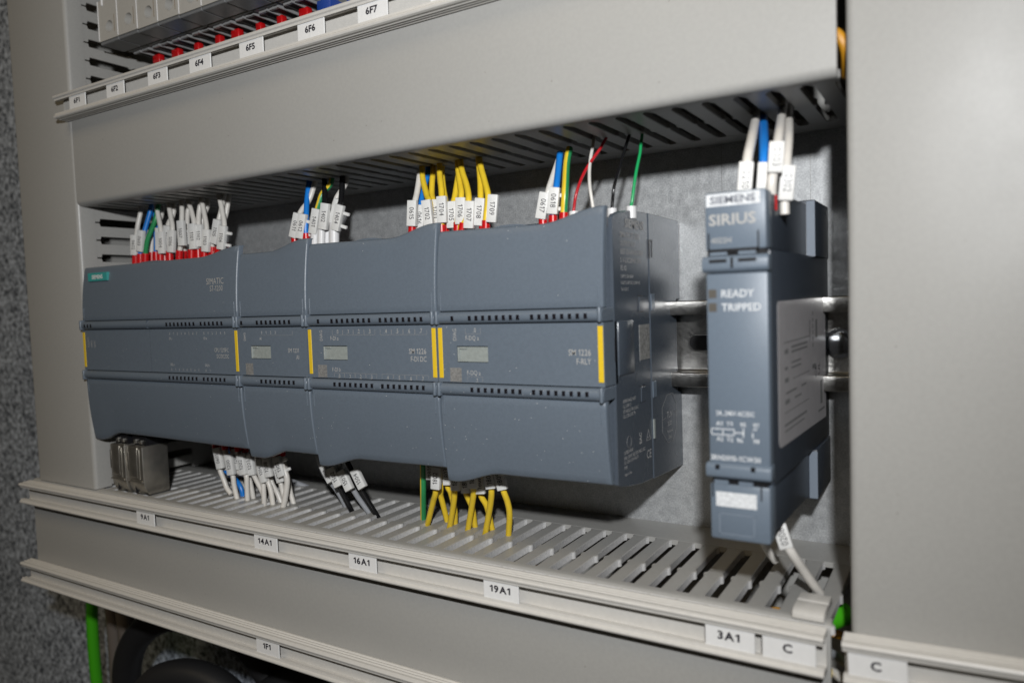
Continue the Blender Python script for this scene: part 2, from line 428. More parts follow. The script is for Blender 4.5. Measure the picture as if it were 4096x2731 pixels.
# ------------------------------------------------------------------ controller modules
def cover(name, x0, x1, zin, zout, up, m, parent):
    """flap cover: zin along the light bar, zout(x) the wavy outer edge"""
    s = 1 if up else -1
    e = .45
    us = [0, .12, e] + [e + (x1 - x0 - 2 * e) * k / 40 for k in range(1, 40)] + [x1 - x0 - e, x1 - x0 - .12, x1 - x0]
    nv = 12
    grid = []
    for i, u in enumerate(us):
        x = x0 + u; zo = zout(x)
        H = abs(zo - zin)
        vs = [0, .12, .4] + [.4 + (H - 1.1) * k / nv for k in range(1, nv + 1)] + [H - .25, H]
        col = []
        for j, v in enumerate(vs):
            t = v / H
            y = -74.75 + 3.0 * t * t
            du = min(u, x1 - x0 - u); d = .55 * (1 - min(1, du / e)) ** 2
            dv = min(v, H - v); lim = .7 if v > H / 2 else .4
            d += (.9 if v > H / 2 else .4) * (1 - min(1, dv / lim)) ** 2
            col.append((x, y + d, zin + s * v))
        grid.append(col)
    mb = MB(); nU = len(us); nV = len(grid[0])
    V = [p for c in grid for p in c]
    F = [(i * nV + j, (i + 1) * nV + j, (i + 1) * nV + j + 1, i * nV + j + 1) for i in range(nU - 1) for j in range(nV - 1)]
    ring = [i * nV for i in range(nU)] + [(nU - 1) * nV + j for j in range(1, nV)] + [i * nV + nV - 1 for i in range(nU - 2, -1, -1)] + [j for j in range(nV - 2, 0, -1)]
    o = len(V)
    V += [(V[k][0], V[k][1] + 2.2, V[k][2]) for k in ring]
    n = len(ring)
    F += [(ring[k], ring[(k + 1) % n], o + (k + 1) % n, o + k) for k in range(n)]
    o2 = len(V); V += [(q[0], q[1] + 2.2, q[2]) for q in V[:nU * nV]]
    F += [(o2 + i * nV + j, o2 + (i + 1) * nV + j, o2 + (i + 1) * nV + j + 1, o2 + i * nV + j + 1) for i in range(nU - 1) for j in range(nV - 1)]
    mb.add(V, F)
    return build(name, mb, m, parent, angle=40)
def sstep(a, b, x):
    t = max(0, min(1, (x - a) / (b - a))); return t * t * (3 - 2 * t)
def bar_poly(zc, r=2.3):
    return [(-66, zc - r)] + [(-74.3 - 2.3 * math.sin(math.pi * k / 10), zc - r * math.cos(math.pi * k / 10)) for k in range(11)] + [(-66, zc + r)]
LED = raw_mesh('indicator_light', MB().box(-.62, .62, -.06, .3, -.85, .85), ['led'])
def holed_panel(x0, x1, z0, z1, yf, yb, hole, depth):
    mb = MB(); xs = [x0] + ([hole[0], hole[1]] if hole else []) + [x1]; zs = [z0] + ([hole[2], hole[3]] if hole else []) + [z1]
    if not hole: return mb.box(x0, x1, yf, yb, z0, z1)
    V = [(x, yf, z) for x in xs for z in zs]
    F = [(i * 4 + j, (i + 1) * 4 + j, (i + 1) * 4 + j + 1, i * 4 + j + 1) for i in range(3) for j in range(3) if (i, j) != (1, 1)]
    mb.add(V, F)
    h = hole
    V = [(h[0], yf, h[2]), (h[1], yf, h[2]), (h[1], yf, h[3]), (h[0], yf, h[3])]; V += [(a, depth, c) for a, b, c in V]
    mb.add(V, [(0, 1, 5, 4), (1, 2, 6, 5), (2, 3, 7, 6), (3, 0, 4, 7), (4, 5, 6, 7)])
    V = [(x0, yf, z0), (x1, yf, z0), (x1, yf, z1), (x0, yf, z1)]; V += [(a, yb, c) for a, b, c in V]
    mb.add(V, [(0, 1, 5, 4), (1, 2, 6, 5), (2, 3, 7, 6), (3, 0, 4, 7), (4, 5, 6, 7)])
    return mb
side_poly = [(-66, 46.6), (-64, 47.9), (-58, 49.4), (-50, 50.3), (-42, 50.6), (-32, 50.8)]
def module(x0, w, label, m, wave_up, wave_lo, leds_up, leds_lo, strips, hole):
    x1 = x0 + w; a, b = x0 + .2, x1 - .2
    t = thing('controller_module', label, 'controller module', (x0 + w / 2, -40, -50), 'blue-grey controller modules on the rail')
    hp = side_poly + [(-32, -51.6), (-44, -50.9), (-55, -49.4), (-62, -48), (-66, -46.6)]
    ms = m if x1 < 300 else 'module_shaded'
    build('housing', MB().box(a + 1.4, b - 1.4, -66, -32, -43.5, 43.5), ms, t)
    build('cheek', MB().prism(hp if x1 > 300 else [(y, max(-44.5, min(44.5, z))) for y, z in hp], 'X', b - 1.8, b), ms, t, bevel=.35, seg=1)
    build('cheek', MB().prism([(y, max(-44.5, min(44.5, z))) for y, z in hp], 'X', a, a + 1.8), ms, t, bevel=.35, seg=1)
    za = wave_up(x0 + w * .3)
    build('terminal_ridge', MB().prism([(x0 + w * (.14 + .05 * k), za - 2 + 3.4 * math.sin(math.pi * k / 10)) for k in range(11)] + [(x0 + w * .64, 42), (x0 + w * .14, 42)], 'Y', -64, -60.5), m, t)
    rp = [(-31.9, 50.8 if x1 > 300 else 46), (3.4, 50.4 if x1 > 300 else 46), (3.4, 17.5), (-1.2, 17.5), (-1.2, -21), (3.4, -21), (3.4, -53.6), (-31.9, -51.7)]
    build('base', MB().prism(rp, 'X', a, b + .25), m if x1 < 300 else 'module_shaded', t, bevel=.3, seg=1)
    cover('upper_cover', a + .1, b - .1, 16.0, wave_up, True, m, t)
    cover('lower_cover', a + .1, b - .1, -16.1, wave_lo, False, m, t)
    mid = build('front_panel', holed_panel(a, b, -10.9, 10.9, -75, -64, hole, -73.9), m, t, bevel=.0)
    for zc in (13.45, -13.6):
        bar = build('light_bar', MB().prism(bar_poly(zc), 'X', a, b), m, t, bevel=.22, seg=1)
    rg = MB()                                   # short ribs added for highlight and shadow, in place of grooves
    for xx in (x0 + 2.0, x1 - 2.25):
        rg.box(xx, xx + .28, -74.9, -73, 16.3, 23.2).box(xx, xx + .28, -74.85, -73, -23.6, -16.4)
    build('groove_rib', MB().box(x0 + 2, x0 + 2.28, -74.9, -73, 16.3, 23.2), m, t, bevel=.08, seg=1)
    build('groove_rib', MB().box(x1 - 2.3, x1 - 2.02, -74.9, -73, 16.3, 23.2), m, t, bevel=.08, seg=1)
    build('groove_rib', MB().box(x0 + 2, x0 + 2.28, -74.9, -73, -23.6, -16.4), m, t, bevel=.08, seg=1)
    build('groove_rib', MB().box(x1 - 2.3, x1 - 2.02, -74.9, -73, -23.6, -16.4), m, t, bevel=.08, seg=1)
    for xa in (x0 + .35, x1 - 1.75):
        for za, zb in ((10.95, 16.4), (-16.4, -10.95)): build('hinge', MB().box(xa, xa + 1.4, -77.05, -73.5, za, zb), m, t, bevel=.65, seg=3)
    for d in leds_up: place('indicator_light', LED, (x0 + d, -76.62, 13.3), t)
    for d in leds_lo: place('indicator_light', LED, (x0 + d, -76.62, -13.35), t)
    for d in strips: build('yellow_strip', MB().box(x0 + d, x0 + d + 1.9, -75.22, -74.4, -9.4, 9.75), 'yellow_mark', t, bevel=.1, seg=1)
    if hole:
        h = hole
        sld = build('slider', MB().box(h[0] + .25, h[1] - .1, -74.5, -73.92, h[2] + .15, h[3] - .35), 'slider', t, bevel=.1, seg=1)
        build('finger_tab', MB().box(h[0] + .3, h[0] + 1.1, -75.2, -73.95, h[2] + .2, h[3] - .4).box(h[0] + 1.1, h[0] + 4.4, -74.95, -73.95, h[3] - 1.2, h[3] - .4).box(h[0] + 1.1, h[0] + 4.4, -74.95, -73.95, h[2] + .2, h[2] + .95), 'slider', sld, bevel=.12, seg=1)
    return t
def flat(W): return lambda x: W
eight = [2.97 * k for k in range(8)]
# widest module
cpu = module(0, 130, 'widest blue-grey module with a teal badge, first in the row', 'module',
    lambda x: 45.4 + 3.9 * sstep(99, 128, x), lambda x: -50.6 + 4.9 * sstep(5, 25, x) - .9 * sstep(25, 130, x),
    [5.2, 8.2, 11.2] + [78.6 + 3.05 * k for k in range(8)] + [105.4 + 3.05 * k for k in range(6)],
    [78.6 + 3.05 * k for k in range(8)] + [105.4 + 3.05 * k for k in range(6)], [.35, 127.6], None)
bd = build('badge', MB().box(6.9, 25.2, -73.95, -71, 37.5, 42), 'teal', cpu, bevel=.1, seg=1)
lettering([('SIEMENS', (16, -74.02, 38.75), FX, UZ, 2.0, .95, 'C', .03)], 'label_white', bd)
lettering([('SIMATIC', (120.6, -74.15, 31.8), FX, UZ, 2.9, .82, 'R', 0), ('S7-1200', (120.2, -74.45, 28.5), FX, UZ, 2.6, .78, 'R', 0)], 'print', cpu)
lettering([('CPU 1215FC', (122.8, -75.07, -.4), FX, UZ, 1.95, .72, 'R', 0), ('DC/DC/DC', (122.8, -75.07, -3.3), FX, UZ, 1.85, .68, 'R', 0)], 'print', cpu)
it = []
for k in range(8): it += [(str(k), (78.6 + 3.05 * k, -75.07, 8.0), FX, UZ, 1.2, .8, 'C', 0), (str(k), (78.6 + 3.05 * k, -75.07, -9.9), FX, UZ, 1.2, .8, 'C', 0)]
for k in range(6): it += [(str(k), (105.4 + 3.05 * k, -75.07, 8.0), FX, UZ, 1.2, .8, 'C', 0)]
for k in range(2): it += [(str(k), (105.4 + 3.05 * k, -75.07, -9.9), FX, UZ, 1.2, .8, 'C', 0)]
it += [('DI a', (78, -75.07, 5.6), FX, UZ, 1.2, .8, 'L', 0), ('DI b', (105, -75.07, 5.6), FX, UZ, 1.2, .8, 'L', 0), ('DQ a', (78, -75.07, -7.4), FX, UZ, 1.2, .8, 'L', 0), ('DQ b', (105, -75.07, -7.4), FX, UZ, 1.2, .8, 'L', 0)]
for k, s in enumerate(('RUN/STOP', 'ERROR', 'MAINT')): it.append((s, (6.0 + 3 * k, -75.07, 1.5), UZ, (-1, 0, 0), 1.1, .75, 'L', 0))
lettering(it, 'print_dim', cpu)
build('seam', MB().box(62.0, 62.14, -75.05, -74.5, -10.9, 10.9), 'module_shaded', cpu)
build('seam', MB().box(62.0, 62.14, -76.66, -74.5, 11.3, 15.6), 'module_shaded', cpu)
# narrowest module
ai = module(130, 45, 'narrowest blue-grey module, second in the row, with one yellow strip beside it', 'module',
    lambda x: 45.1 + 4.2 * sstep(149, 171, x), lambda x: -50.2 + 4.4 * sstep(138, 155, x),
    [4.6] + [15.2 + 2.97 * k for k in range(8)], [16.2 + 2.97 * k for k in range(8)], [], (138.3, 151.6, -3.3, 2.8))
lettering([('SM 1231', (169.5, -75.07, -.3), FX, UZ, 1.9, .78, 'R', 0), ('AI', (169.5, -75.07, -3.2), FX, UZ, 1.85, .78, 'R', 0)], 'print', ai)
lettering([('DIAG', (135.2, -75.07, 5.0), UZ, (-1, 0, 0), 1.35, .8, 'L', 0), ('AI', (144.6, -75.07, 5.3), FX, UZ, 1.3, .8, 'L', 0)] + [(str(k), (146.2 + 2.97 * k, -75.07, 8.0), FX, UZ, 1.3, .8, 'C', 0) for k in range(4)], 'print_dim', ai)
build('print_line', MB().box(145, 166, -75.06, -74.9, 7.3, 7.42).box(165.9, 166.02, -75.06, -74.9, 7.3, 9.3), 'print_dark', ai)
build('print_patch', MB().box(134.3, 139.3, -75.06, -74.9, -10.7, -5.4), 'code_patch', ai)
# two safety modules
def safety(x0, label, m, last):
    t = module(x0, 70, label, m, lambda x: 46.6 - .6 * sstep(x0, x0 + 46, x) + 4.2 * sstep(x0 + 45, x0 + 68, x),
        lambda x: -50.5 + 4.8 * sstep(x0 + 3, x0 + 25, x) + .4 * sstep(x0 + 30, x0 + 70, x),
        [8.6] + [16.5 + e for e in eight] + [43.1 + e for e in eight], [16.5 + e for e in eight] + [42.9 + e for e in eight],
        [.7, 67.6], (x0 + 9.2, x0 + 23.2, -3.3, 2.85))
    r = x0 + (64.6 if not last else 64.9)
    lettering([('SM 1226', (r, -75.07, -.3), FX, UZ, 2.1, .82, 'R', .004), ('F-RLY' if last else 'F-DI DC', (r, -75.07, -3.3), FX, UZ, 2.0, .78, 'R', .004)], 'print', t)
    it = [('DIAG', (x0 + 9.2, -75.07, 4.9), UZ, (-1, 0, 0), 1.6, .85, 'L', 0)]
    ln = MB()
    def bracket(xa, xb, za, zb):
        ln.box(xa, xb, -75.06, -74.9, za, za + .13)
        for q in (xa, xb): ln.box(q - .06, q + .06, -75.06, -74.9, min(za, zb), max(za, zb))
    if last:
        it += [('F-DQ a', (x0 + 13.4, -75.07, 5.0), FX, UZ, 1.7, .82, 'L', 0), ('.0', (x0 + 17.6, -75.07, 7.9), FX, UZ, 1.7, .8, 'C', 0), ('F-DQ a', (x0 + 13.6, -75.07, -8.0), FX, UZ, 1.7, .82, 'L', 0), ('.1', (x0 + 17.8, -75.07, -10.7), FX, UZ, 1.6, .8, 'C', 0)]
        bracket(x0 + 13.4, x0 + 20.2, 7.3, 9.5); bracket(x0 + 13.6, x0 + 20.4, -8.7, -10.4)
    else:
        it += [('F-DI a', (x0 + 13.9, -75.07, 5.1), FX, UZ, 1.7, .78, 'L', 0), ('F-DI b', (x0 + 14.2, -75.07, -8.1), FX, UZ, 1.7, .78, 'L', 0)]
        for k in range(8):
            xx = x0 + 18 + 5.95 * k + (2.7 if k > 3 else 0)
            it += [('.%d' % k, (xx, -75.07, 7.9), FX, UZ, 1.7, .78, 'C', 0), ('.%d' % k, (xx, -75.07, -10.75), FX, UZ, 1.6, .78, 'C', 0)]
            bracket(xx - 2.9, xx + 2.9, 7.2, 9.4); bracket(xx - 2.9, xx + 2.9, -8.75, -10.4)
    lettering(it, 'print', t)
    build('print_line', ln, 'print_dark', t)
    build('print_patch', MB().box(x0 + 5.7, x0 + 11, -75.06, -74.9, -10.7, -5.4), 'code_patch', t)
    return t
safety(175, 'blue-grey module between two yellow strips with inputs numbered .0 to .7', 'module', False)
fr = safety(245, 'blue-grey module at the end of the row, its printed side in view', 'module_dusty', True)
XS = 315.18; XB = 315.42
SY, SZ = (0, 1, 0), (0, 0, 1)
lettering([('SIEMENS', (XS - .24, -54.6, 44.0), SY, SZ, 3.0, 1.12, 'L', .03)], 'print_dim', fr)
lines = [('SIMATIC S7-1200', 39.9, 1.7), ('OUTPUT: RLY', 36.9, 1.6), ('6ES7 226-6RA32-0XB0', 34.0, 1.6), ('S V-L5C28943 2015', 31.0, 1.6), ('FS: 02', 28.2, 1.6), ('SUPPLY: 20.4-28.8V', 25.6, 1.0), ('F-OUT: 5-30V DC, 5-250V AC', 23.3, 1.0), ('Ta: 0...55 C', 21.0, 1.0)]
lettering([(s, (XS - .24, -59.4, z + .4), SY, SZ, c * 1.1, .9, 'L', .012) for s, z, c in lines], 'print_dim', fr)
lines = [('APPROVALS: N117', -18.4, 1.0), ('CL. I, DIV. 2', -20.2, 1.0), ('GP. A,B,C,D T4, 0...55 C', -22.0, 1.0), ('CL. I, ZN. 2, IIC T4', -23.8, 1.0), ('LISTED 61010', -36.8, 1.0), ('IND. CONT. EQ. FOR HAZ. LOC.', -38.7, 1.0), ('CL. I DIV. 2, GP. A,B,C,D', -40.3, .9), ('IP 20', -42.0, .9), ('Made in China', -44.6, .8)]
lettering([(s, (XS - .24, -60.4, z), SY, SZ, c * 1.15, .85, 'L', .01) for s, z, c in lines], 'print_dim', fr)
lettering([('CE', (XS - .24, -38.6, -42.6), SY, SZ, 3.2, .9, 'L', .0), ('EAC', (XS - .24, -43.6, -35.6), UZ, (0, -1, 0), 2.0, .8, 'L', .03)], 'print_dim', fr)
tri = MB()
def seg_box(mb, p, q, w, x):
    p = Vector((x, *p)); q = Vector((x, *q)); d = (q - p); l = d.length; d.normalize()
    mb.obox((p + q) / 2, d * (l / 2 + w / 2), Vector((1, 0, 0)).cross(d) * w / 2, Vector((.03, 0, 0)))
P3 = [(-38.5, -35.6), (-34.2, -35.6), (-36.3, -31.6)]
for k in range(3): seg_box(tri, P3[k], P3[(k + 1) % 3], .35, XS - .25)
seg_box(tri, (-37.3, -34.4), (-36.3, -35), .3, XS - .25); seg_box(tri, (-36.3, -35), (-35.2, -33.8), .3, XS - .25)
for k in range(16):
    t0, t1 = 2 * math.pi * k / 16, 2 * math.pi * (k + 1) / 16
    seg_box(tri, (-55.5 + 2.1 * math.cos(t0), -33 + 2.1 * math.sin(t0)), (-55.5 + 2.1 * math.cos(t1), -33 + 2.1 * math.sin(t1)), .3, XS - .25)
build('approval_mark', tri, 'print_dark', fr)
octo = MB(); OC = [(-21.5, -25.5), (-15.5, -21), (-9, -21), (-4.5, -25.5), (-4.5, -35.5), (-9, -40.5), (-15.5, -40.5), (-21.5, -35.5)]
for k in range(8): seg_box(octo, OC[k], OC[(k + 1) % 8], .22, XB - .25)
seg_box(octo, (-21.5, -30.5), (-17.5, -30), .2, XB - .25); seg_box(octo, (-8.5, -29), (-4.5, -29), .2, XB - .25)
build('approval_mark', octo, 'print_dark', fr)
lettering([('TÜV', (XB - .23, -13, -30.5), SY, SZ, 2.6, .9, 'C', 0), ('SÜD', (XB - .23, -13, -33.8), SY, SZ, 1.9, .9, 'C', 0), ('Functional', (XB - .23, -13, -36.6), SY, SZ, 1.3, .8, 'C', 0), ('Safety', (XB - .23, -13, -39.0), SY, SZ, 1.3, .8, 'C', 0)], 'print_dim', fr)
build('print_patch', MB().box(XS - .5, XS - .24, -43.2, -32.9, -4.6, 8.6), 'code_patch_side', fr)
build('side_flap', MB().box(XS - 1, XS + .12, -63.6, -49.2, -8.4, 10.8), 'module_shaded', fr, bevel=.45)
build('latch_notch', MB().box(XS - 2, XS - .22, -66.2, -64.6, -3.2, 5.2), 'black', fr)
for z0, z1 in ((13.4, 19.6), (-20.4, -14.2)):
    o = build('latch_notch', MB().box(XS - 1, XS - .22, -43.6, -38.6, z0, z1), 'black', fr)
    build('latch', MB().box(XS - .6, XS + .1, -43.4, -39.3, z0 + .2, z1 - .45), 'module_shaded', o, bevel=.12, seg=1)
    build('latch_window', MB().box(XB - .5, XB - .08, -31.2, -27.5, z0 + .3, z1 + .4), 'relay', fr, bevel=.1, seg=1)
build('seam_hook', MB().box(XB - .6, XB - .1, -31.9, -31.4, 33.5, 40.8).box(XB - .6, XB - .1, -31.5, -28.8, 40.2, 40.8).box(XB - .6, XB - .1, -29.2, -28.6, 34, 40.8), 'black', fr)
build('seam_hook', MB().box(XB - .6, XB + .1, -31.6, -30.2, -36, -28.5), 'slider', fr)

# ------------------------------------------------------------------ slim relay
rl = thing('slim_relay', 'slim blue-grey relay standing alone on the rail with a pale sticker on its side', 'relay', (363, -40, -53))
build('base', MB().box(354.0, 372.9, -27, 3.5, -54.6, 50.6), ['relay_shaded'], rl, bevel=.6)
for za, zb in ((31.1, 50.6), (-54.6, -37)): build('base_shoulder', MB().box(371, 373.9, -27, 3.4, za, zb), 'relay_shaded', rl, bevel=.3)
build('base_step', MB().box(371.2, 373.95, -27.25, -26.9, 31, 50.2), 'relay_lit', rl)  # thin facing over the step, coloured as lit
build('base_step', MB().box(371.2, 373.95, -27.25, -26.9, -54.2, -37.5), 'relay_lit', rl)
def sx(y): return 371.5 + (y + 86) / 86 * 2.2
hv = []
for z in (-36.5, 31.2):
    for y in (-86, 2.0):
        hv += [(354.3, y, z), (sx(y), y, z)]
build('body', MB().add(hv, [(0, 1, 3, 2), (4, 6, 7, 5), (0, 4, 5, 1), (2, 3, 7, 6), (0, 2, 6, 4), (1, 5, 7, 3)]), 'relay_shaded', rl, bevel=.3)
build('terminal_block', MB().prism([(-85, 31.4), (-27, 31.4), (-27, 49.4), (-60, 48.8), (-85, 47)], 'X', 354.4, 371.1), 'relay_shaded', rl, bevel=.5)
build('terminal_block', MB().prism([(-85, -36.9), (-27, -36.9), (-27, -53.8), (-50, -52.4), (-85, -50.8)], 'X', 354.4, 371.1), 'relay_shaded', rl, bevel=.5)
tc = build('terminal_cover', MB().box(354.2, 371.3, -90, -82, 31.4, 48), 'relay', rl, bevel=.7)
lb = build('name_label', MB().box(354.7, 369.8, -90.12, -89.5, 44.0, 47.5), 'sticker_white', tc)
lettering([('SIEMENS', (362.2, -90.2, 44.75), FX, UZ, 2.0, 1.18, 'C', .03)], 'ink_grey', lb)
lettering([('SIRIUS', (362, -90.07, 38.7), FX, UZ, 3.0, 1.12, 'C', .02), ('4022H', (355.9, -90.07, 33.6), FX, UZ, 1.5, 1.0, 'L', 0)], 'print', tc)
for xx in (355.0, 368.9): build('slit', MB().box(xx, xx + .45, -90.06, -89, 31.0, 36.5), 'black', tc)
build('slit', MB().box(355.2, 369.3, -90.06, -88.9, 30.9, 31.9), 'black', tc)
build('gap', MB().box(354.6, 370.9, -89.2, -84, 29.4, 31.4), 'black', rl)
hb = build('hinge_bar', MB().prism([(-86, 25.2), (-90.4, 25.2), (-91.3, 26.2), (-91.3, 28.8), (-90.4, 29.9), (-86, 29.9)], 'X', 353.4, 371.9), 'relay', rl, bevel=.35)
for xa, xb in ((355.6, 360.6), (363.8, 368.8)): build('catch', MB().box(xa, xb, -91.45, -90, 28.0, 28.9), 'black', hb)  # black patches painting the shade of recesses in the bar
build('catch', MB().box(361.7, 362.4, -91.45, -90, 26.4, 29.3), 'black', hb)
for xa, xb in ((355.5, 360.4), (363.6, 368.4)): build('catch', MB().box(xa, xb, -90.1, -88, 30.1, 31.0), 'relay', hb)
fp = build('front_plate', MB().box(354.2, 371.5, -90, -84, -30, 25), 'relay', rl, bevel=.6)
for zc in (19.2, 15.3): build('indicator_light', MB().box(354.9, 357.2, -90.08, -89, zc - 1.25, zc + 1.25), 'relay_led', fp)
lettering([('READY', (358.6, -90.07, 18.1), FX, UZ, 2.1, .98, 'L', .01), ('TRIPPED', (358.6, -90.07, 14.2), FX, UZ, 2.1, .98, 'L', .01), ('24...240V AC/DC', (361.9, -90.07, -15.9), FX, UZ, 1.35, .78, 'C', .012),
    ('3RN2010-1CW30', (361.8, -90.07, -29.0), FX, UZ, 1.45, .9, 'C', .012),
    ('A1', (356.4, -90.07, -18.9), FX, UZ, 1.2, 1, 'L', .01), ('T1', (359.4, -90.07, -18.9), FX, UZ, 1.2, 1, 'L', .01), ('95', (363.3, -90.07, -19.0), FX, UZ, 1.2, 1, 'L', .01), ('97', (366.9, -90.07, -19.0), FX, UZ, 1.2, 1, 'L', .01),
    ('A2', (356.4, -90.07, -23.4), FX, UZ, 1.2, 1, 'L', .01), ('T2', (359.4, -90.07, -23.4), FX, UZ, 1.2, 1, 'L', .01), ('96', (362.3, -90.07, -23.5), FX, UZ, 1.2, 1, 'L', .01), ('98', (366.9, -90.07, -23.5), FX, UZ, 1.2, 1, 'L', .01)], 'sticker_white', fp)
dg = MB()
for q in ((354.9, 361.6, -20, -19.75), (354.9, 361.6, -21.7, -21.45), (354.9, 355.15, -21.7, -19.8), (361.4, 361.65, -21.7, -19.8), (358.2, 358.45, -21.7, -19.8), (361.6, 364, -20.9, -20.65), (364, 364.3, -22, -19.4), (366.6, 366.9, -22, -20.6), (366.9, 367.9, -19.7, -19.4)):
    dg.box(q[0], q[1], -90.06, -89.9, q[2], q[3])
build('circuit_sketch', dg, 'sticker_white', fp)
lbz = build('hinge_bar', MB().prism([(-86, -34.2), (-90.6, -34.2), (-91.3, -33.4), (-91.3, -30.7), (-90.4, -29.8), (-86, -29.8)], 'X', 353.4, 371.9), 'relay', rl, bevel=.35)
for xa in (356.3, 366.4): build('peg_hole', MB().box(xa, xa + 1.2, -91.4, -90, -31.5, -30.2), 'black', lbz)
build('gap', MB().box(354.9, 370.6, -89.4, -84, -36.4, -34.1), 'black', rl)
bc = build('terminal_cover', MB().box(354.2, 371.3, -90, -82, -52.4, -36.0), 'relay', rl, bevel=.7)
for xa, xb in ((355.6, 359.6), (362.6, 366.6)): build('catch', MB().box(xa, xb, -90.05, -88, -36.2, -34.9), 'relay', bc)
for xx in (354.9, 368.7): build('slit', MB().box(xx, xx + .4, -90.06, -89, -40, -36.1), 'black', bc)
build('print_label', MB().box(356.0, 367.6, -90.1, -89, -42.6, -38.3), 'sticker_white', bc)
rr = MB()
for q in ((356.8, 366.9, -50.8, -50.55), (356.8, 366.9, -44.9, -44.65), (356.8, 357.05, -50.8, -44.7), (366.65, 366.9, -50.8, -44.7)): rr.box(q[0], q[1], -90.08, -89, q[2], q[3])
build('recess_frame', rr, 'relay_lit', bc)
# sticker on the side, following the slight taper
SP = [(-79, 15.2), (-77.8, 16.4), (-5, 16.6), (-5, -28.2), (-76, -27), (-78, -26.6), (-79, -25.3)]
V = [(sx(y) + .06, y, z) for y, z in SP] + [(sx(y) - .1, y, z) for y, z in SP]; n = len(SP)
st = build('side_sticker', MB().add(V, [tuple(range(n)), tuple(range(2 * n - 1, n - 1, -1))] + [(k, (k + 1) % n, n + (k + 1) % n, n + k) for k in range(n)]), 'sticker_grey', rl)
SD = (Vector((2.2 / 86, 1, 0))).normalized()
def sp(y, z): return (sx(y) + .1, y, z)
sk = MB()
def sbar(y0, y1, z, h): sk.add([sp(y0, z), sp(y1, z), sp(y1, z + h), sp(y0, z + h)], [(0, 1, 2, 3)])
for y0, y1, z, h in ((-72, -34, 3.6, .35), (-62, -38, 1.6, .7), (-62, -38, .1, .7), (-71, -66, .3, 1.4), (-62, -48, -3.2, .6), (-62, -48, -4.8, .6), (-71, -67, -4.6, 1.0), (-71, -66, -8.4, 1.4), (-60, -34, -8.2, .3), (-70, -55, -12.0, .7), (-48, -40, -12.0, .7), (-71, -65, -15, 1.4), (-58, -48, -14.6, .6), (-72, -36, -17.6, .3), (-72, -40, -21.6, .8), (-72, -44, -23.3, .5), (-20, -8, -24.6, .8), (-30, -24, -8, 1.6)):
    sbar(y0, y1, z, h)
for k in range(6): sk.add([sp(-29, 12 - k * 2.2), sp(-27.6, 12 - k * 2.2), sp(-27.6, 10.6 - k * 2.2), sp(-29, 10.6 - k * 2.2)], [(0, 1, 2, 3)])
sk.add([sp(-24, 9), sp(-20.5, 9), sp(-20.5, 2.6), sp(-24, 2.6)], [(0, 1, 2, 3)])
sk.add([sp(-16, -13.5), sp(-12, -13.5), sp(-12, -22), sp(-16, -22)], [(0, 1, 2, 3)])
build('lettering', sk, 'ink_faded', st)
lettering([('CE', sp(-22.5, -11.5), UZ, -SD, 3.0, .9, 'L', .01), ('UL', sp(-16.5, -11), UZ, -SD, 3.0, .9, 'L', .01), ('SIEMENS', sp(-33, 2), UZ, -SD, 1.5, .9, 'L', .01)], 'ink', st)

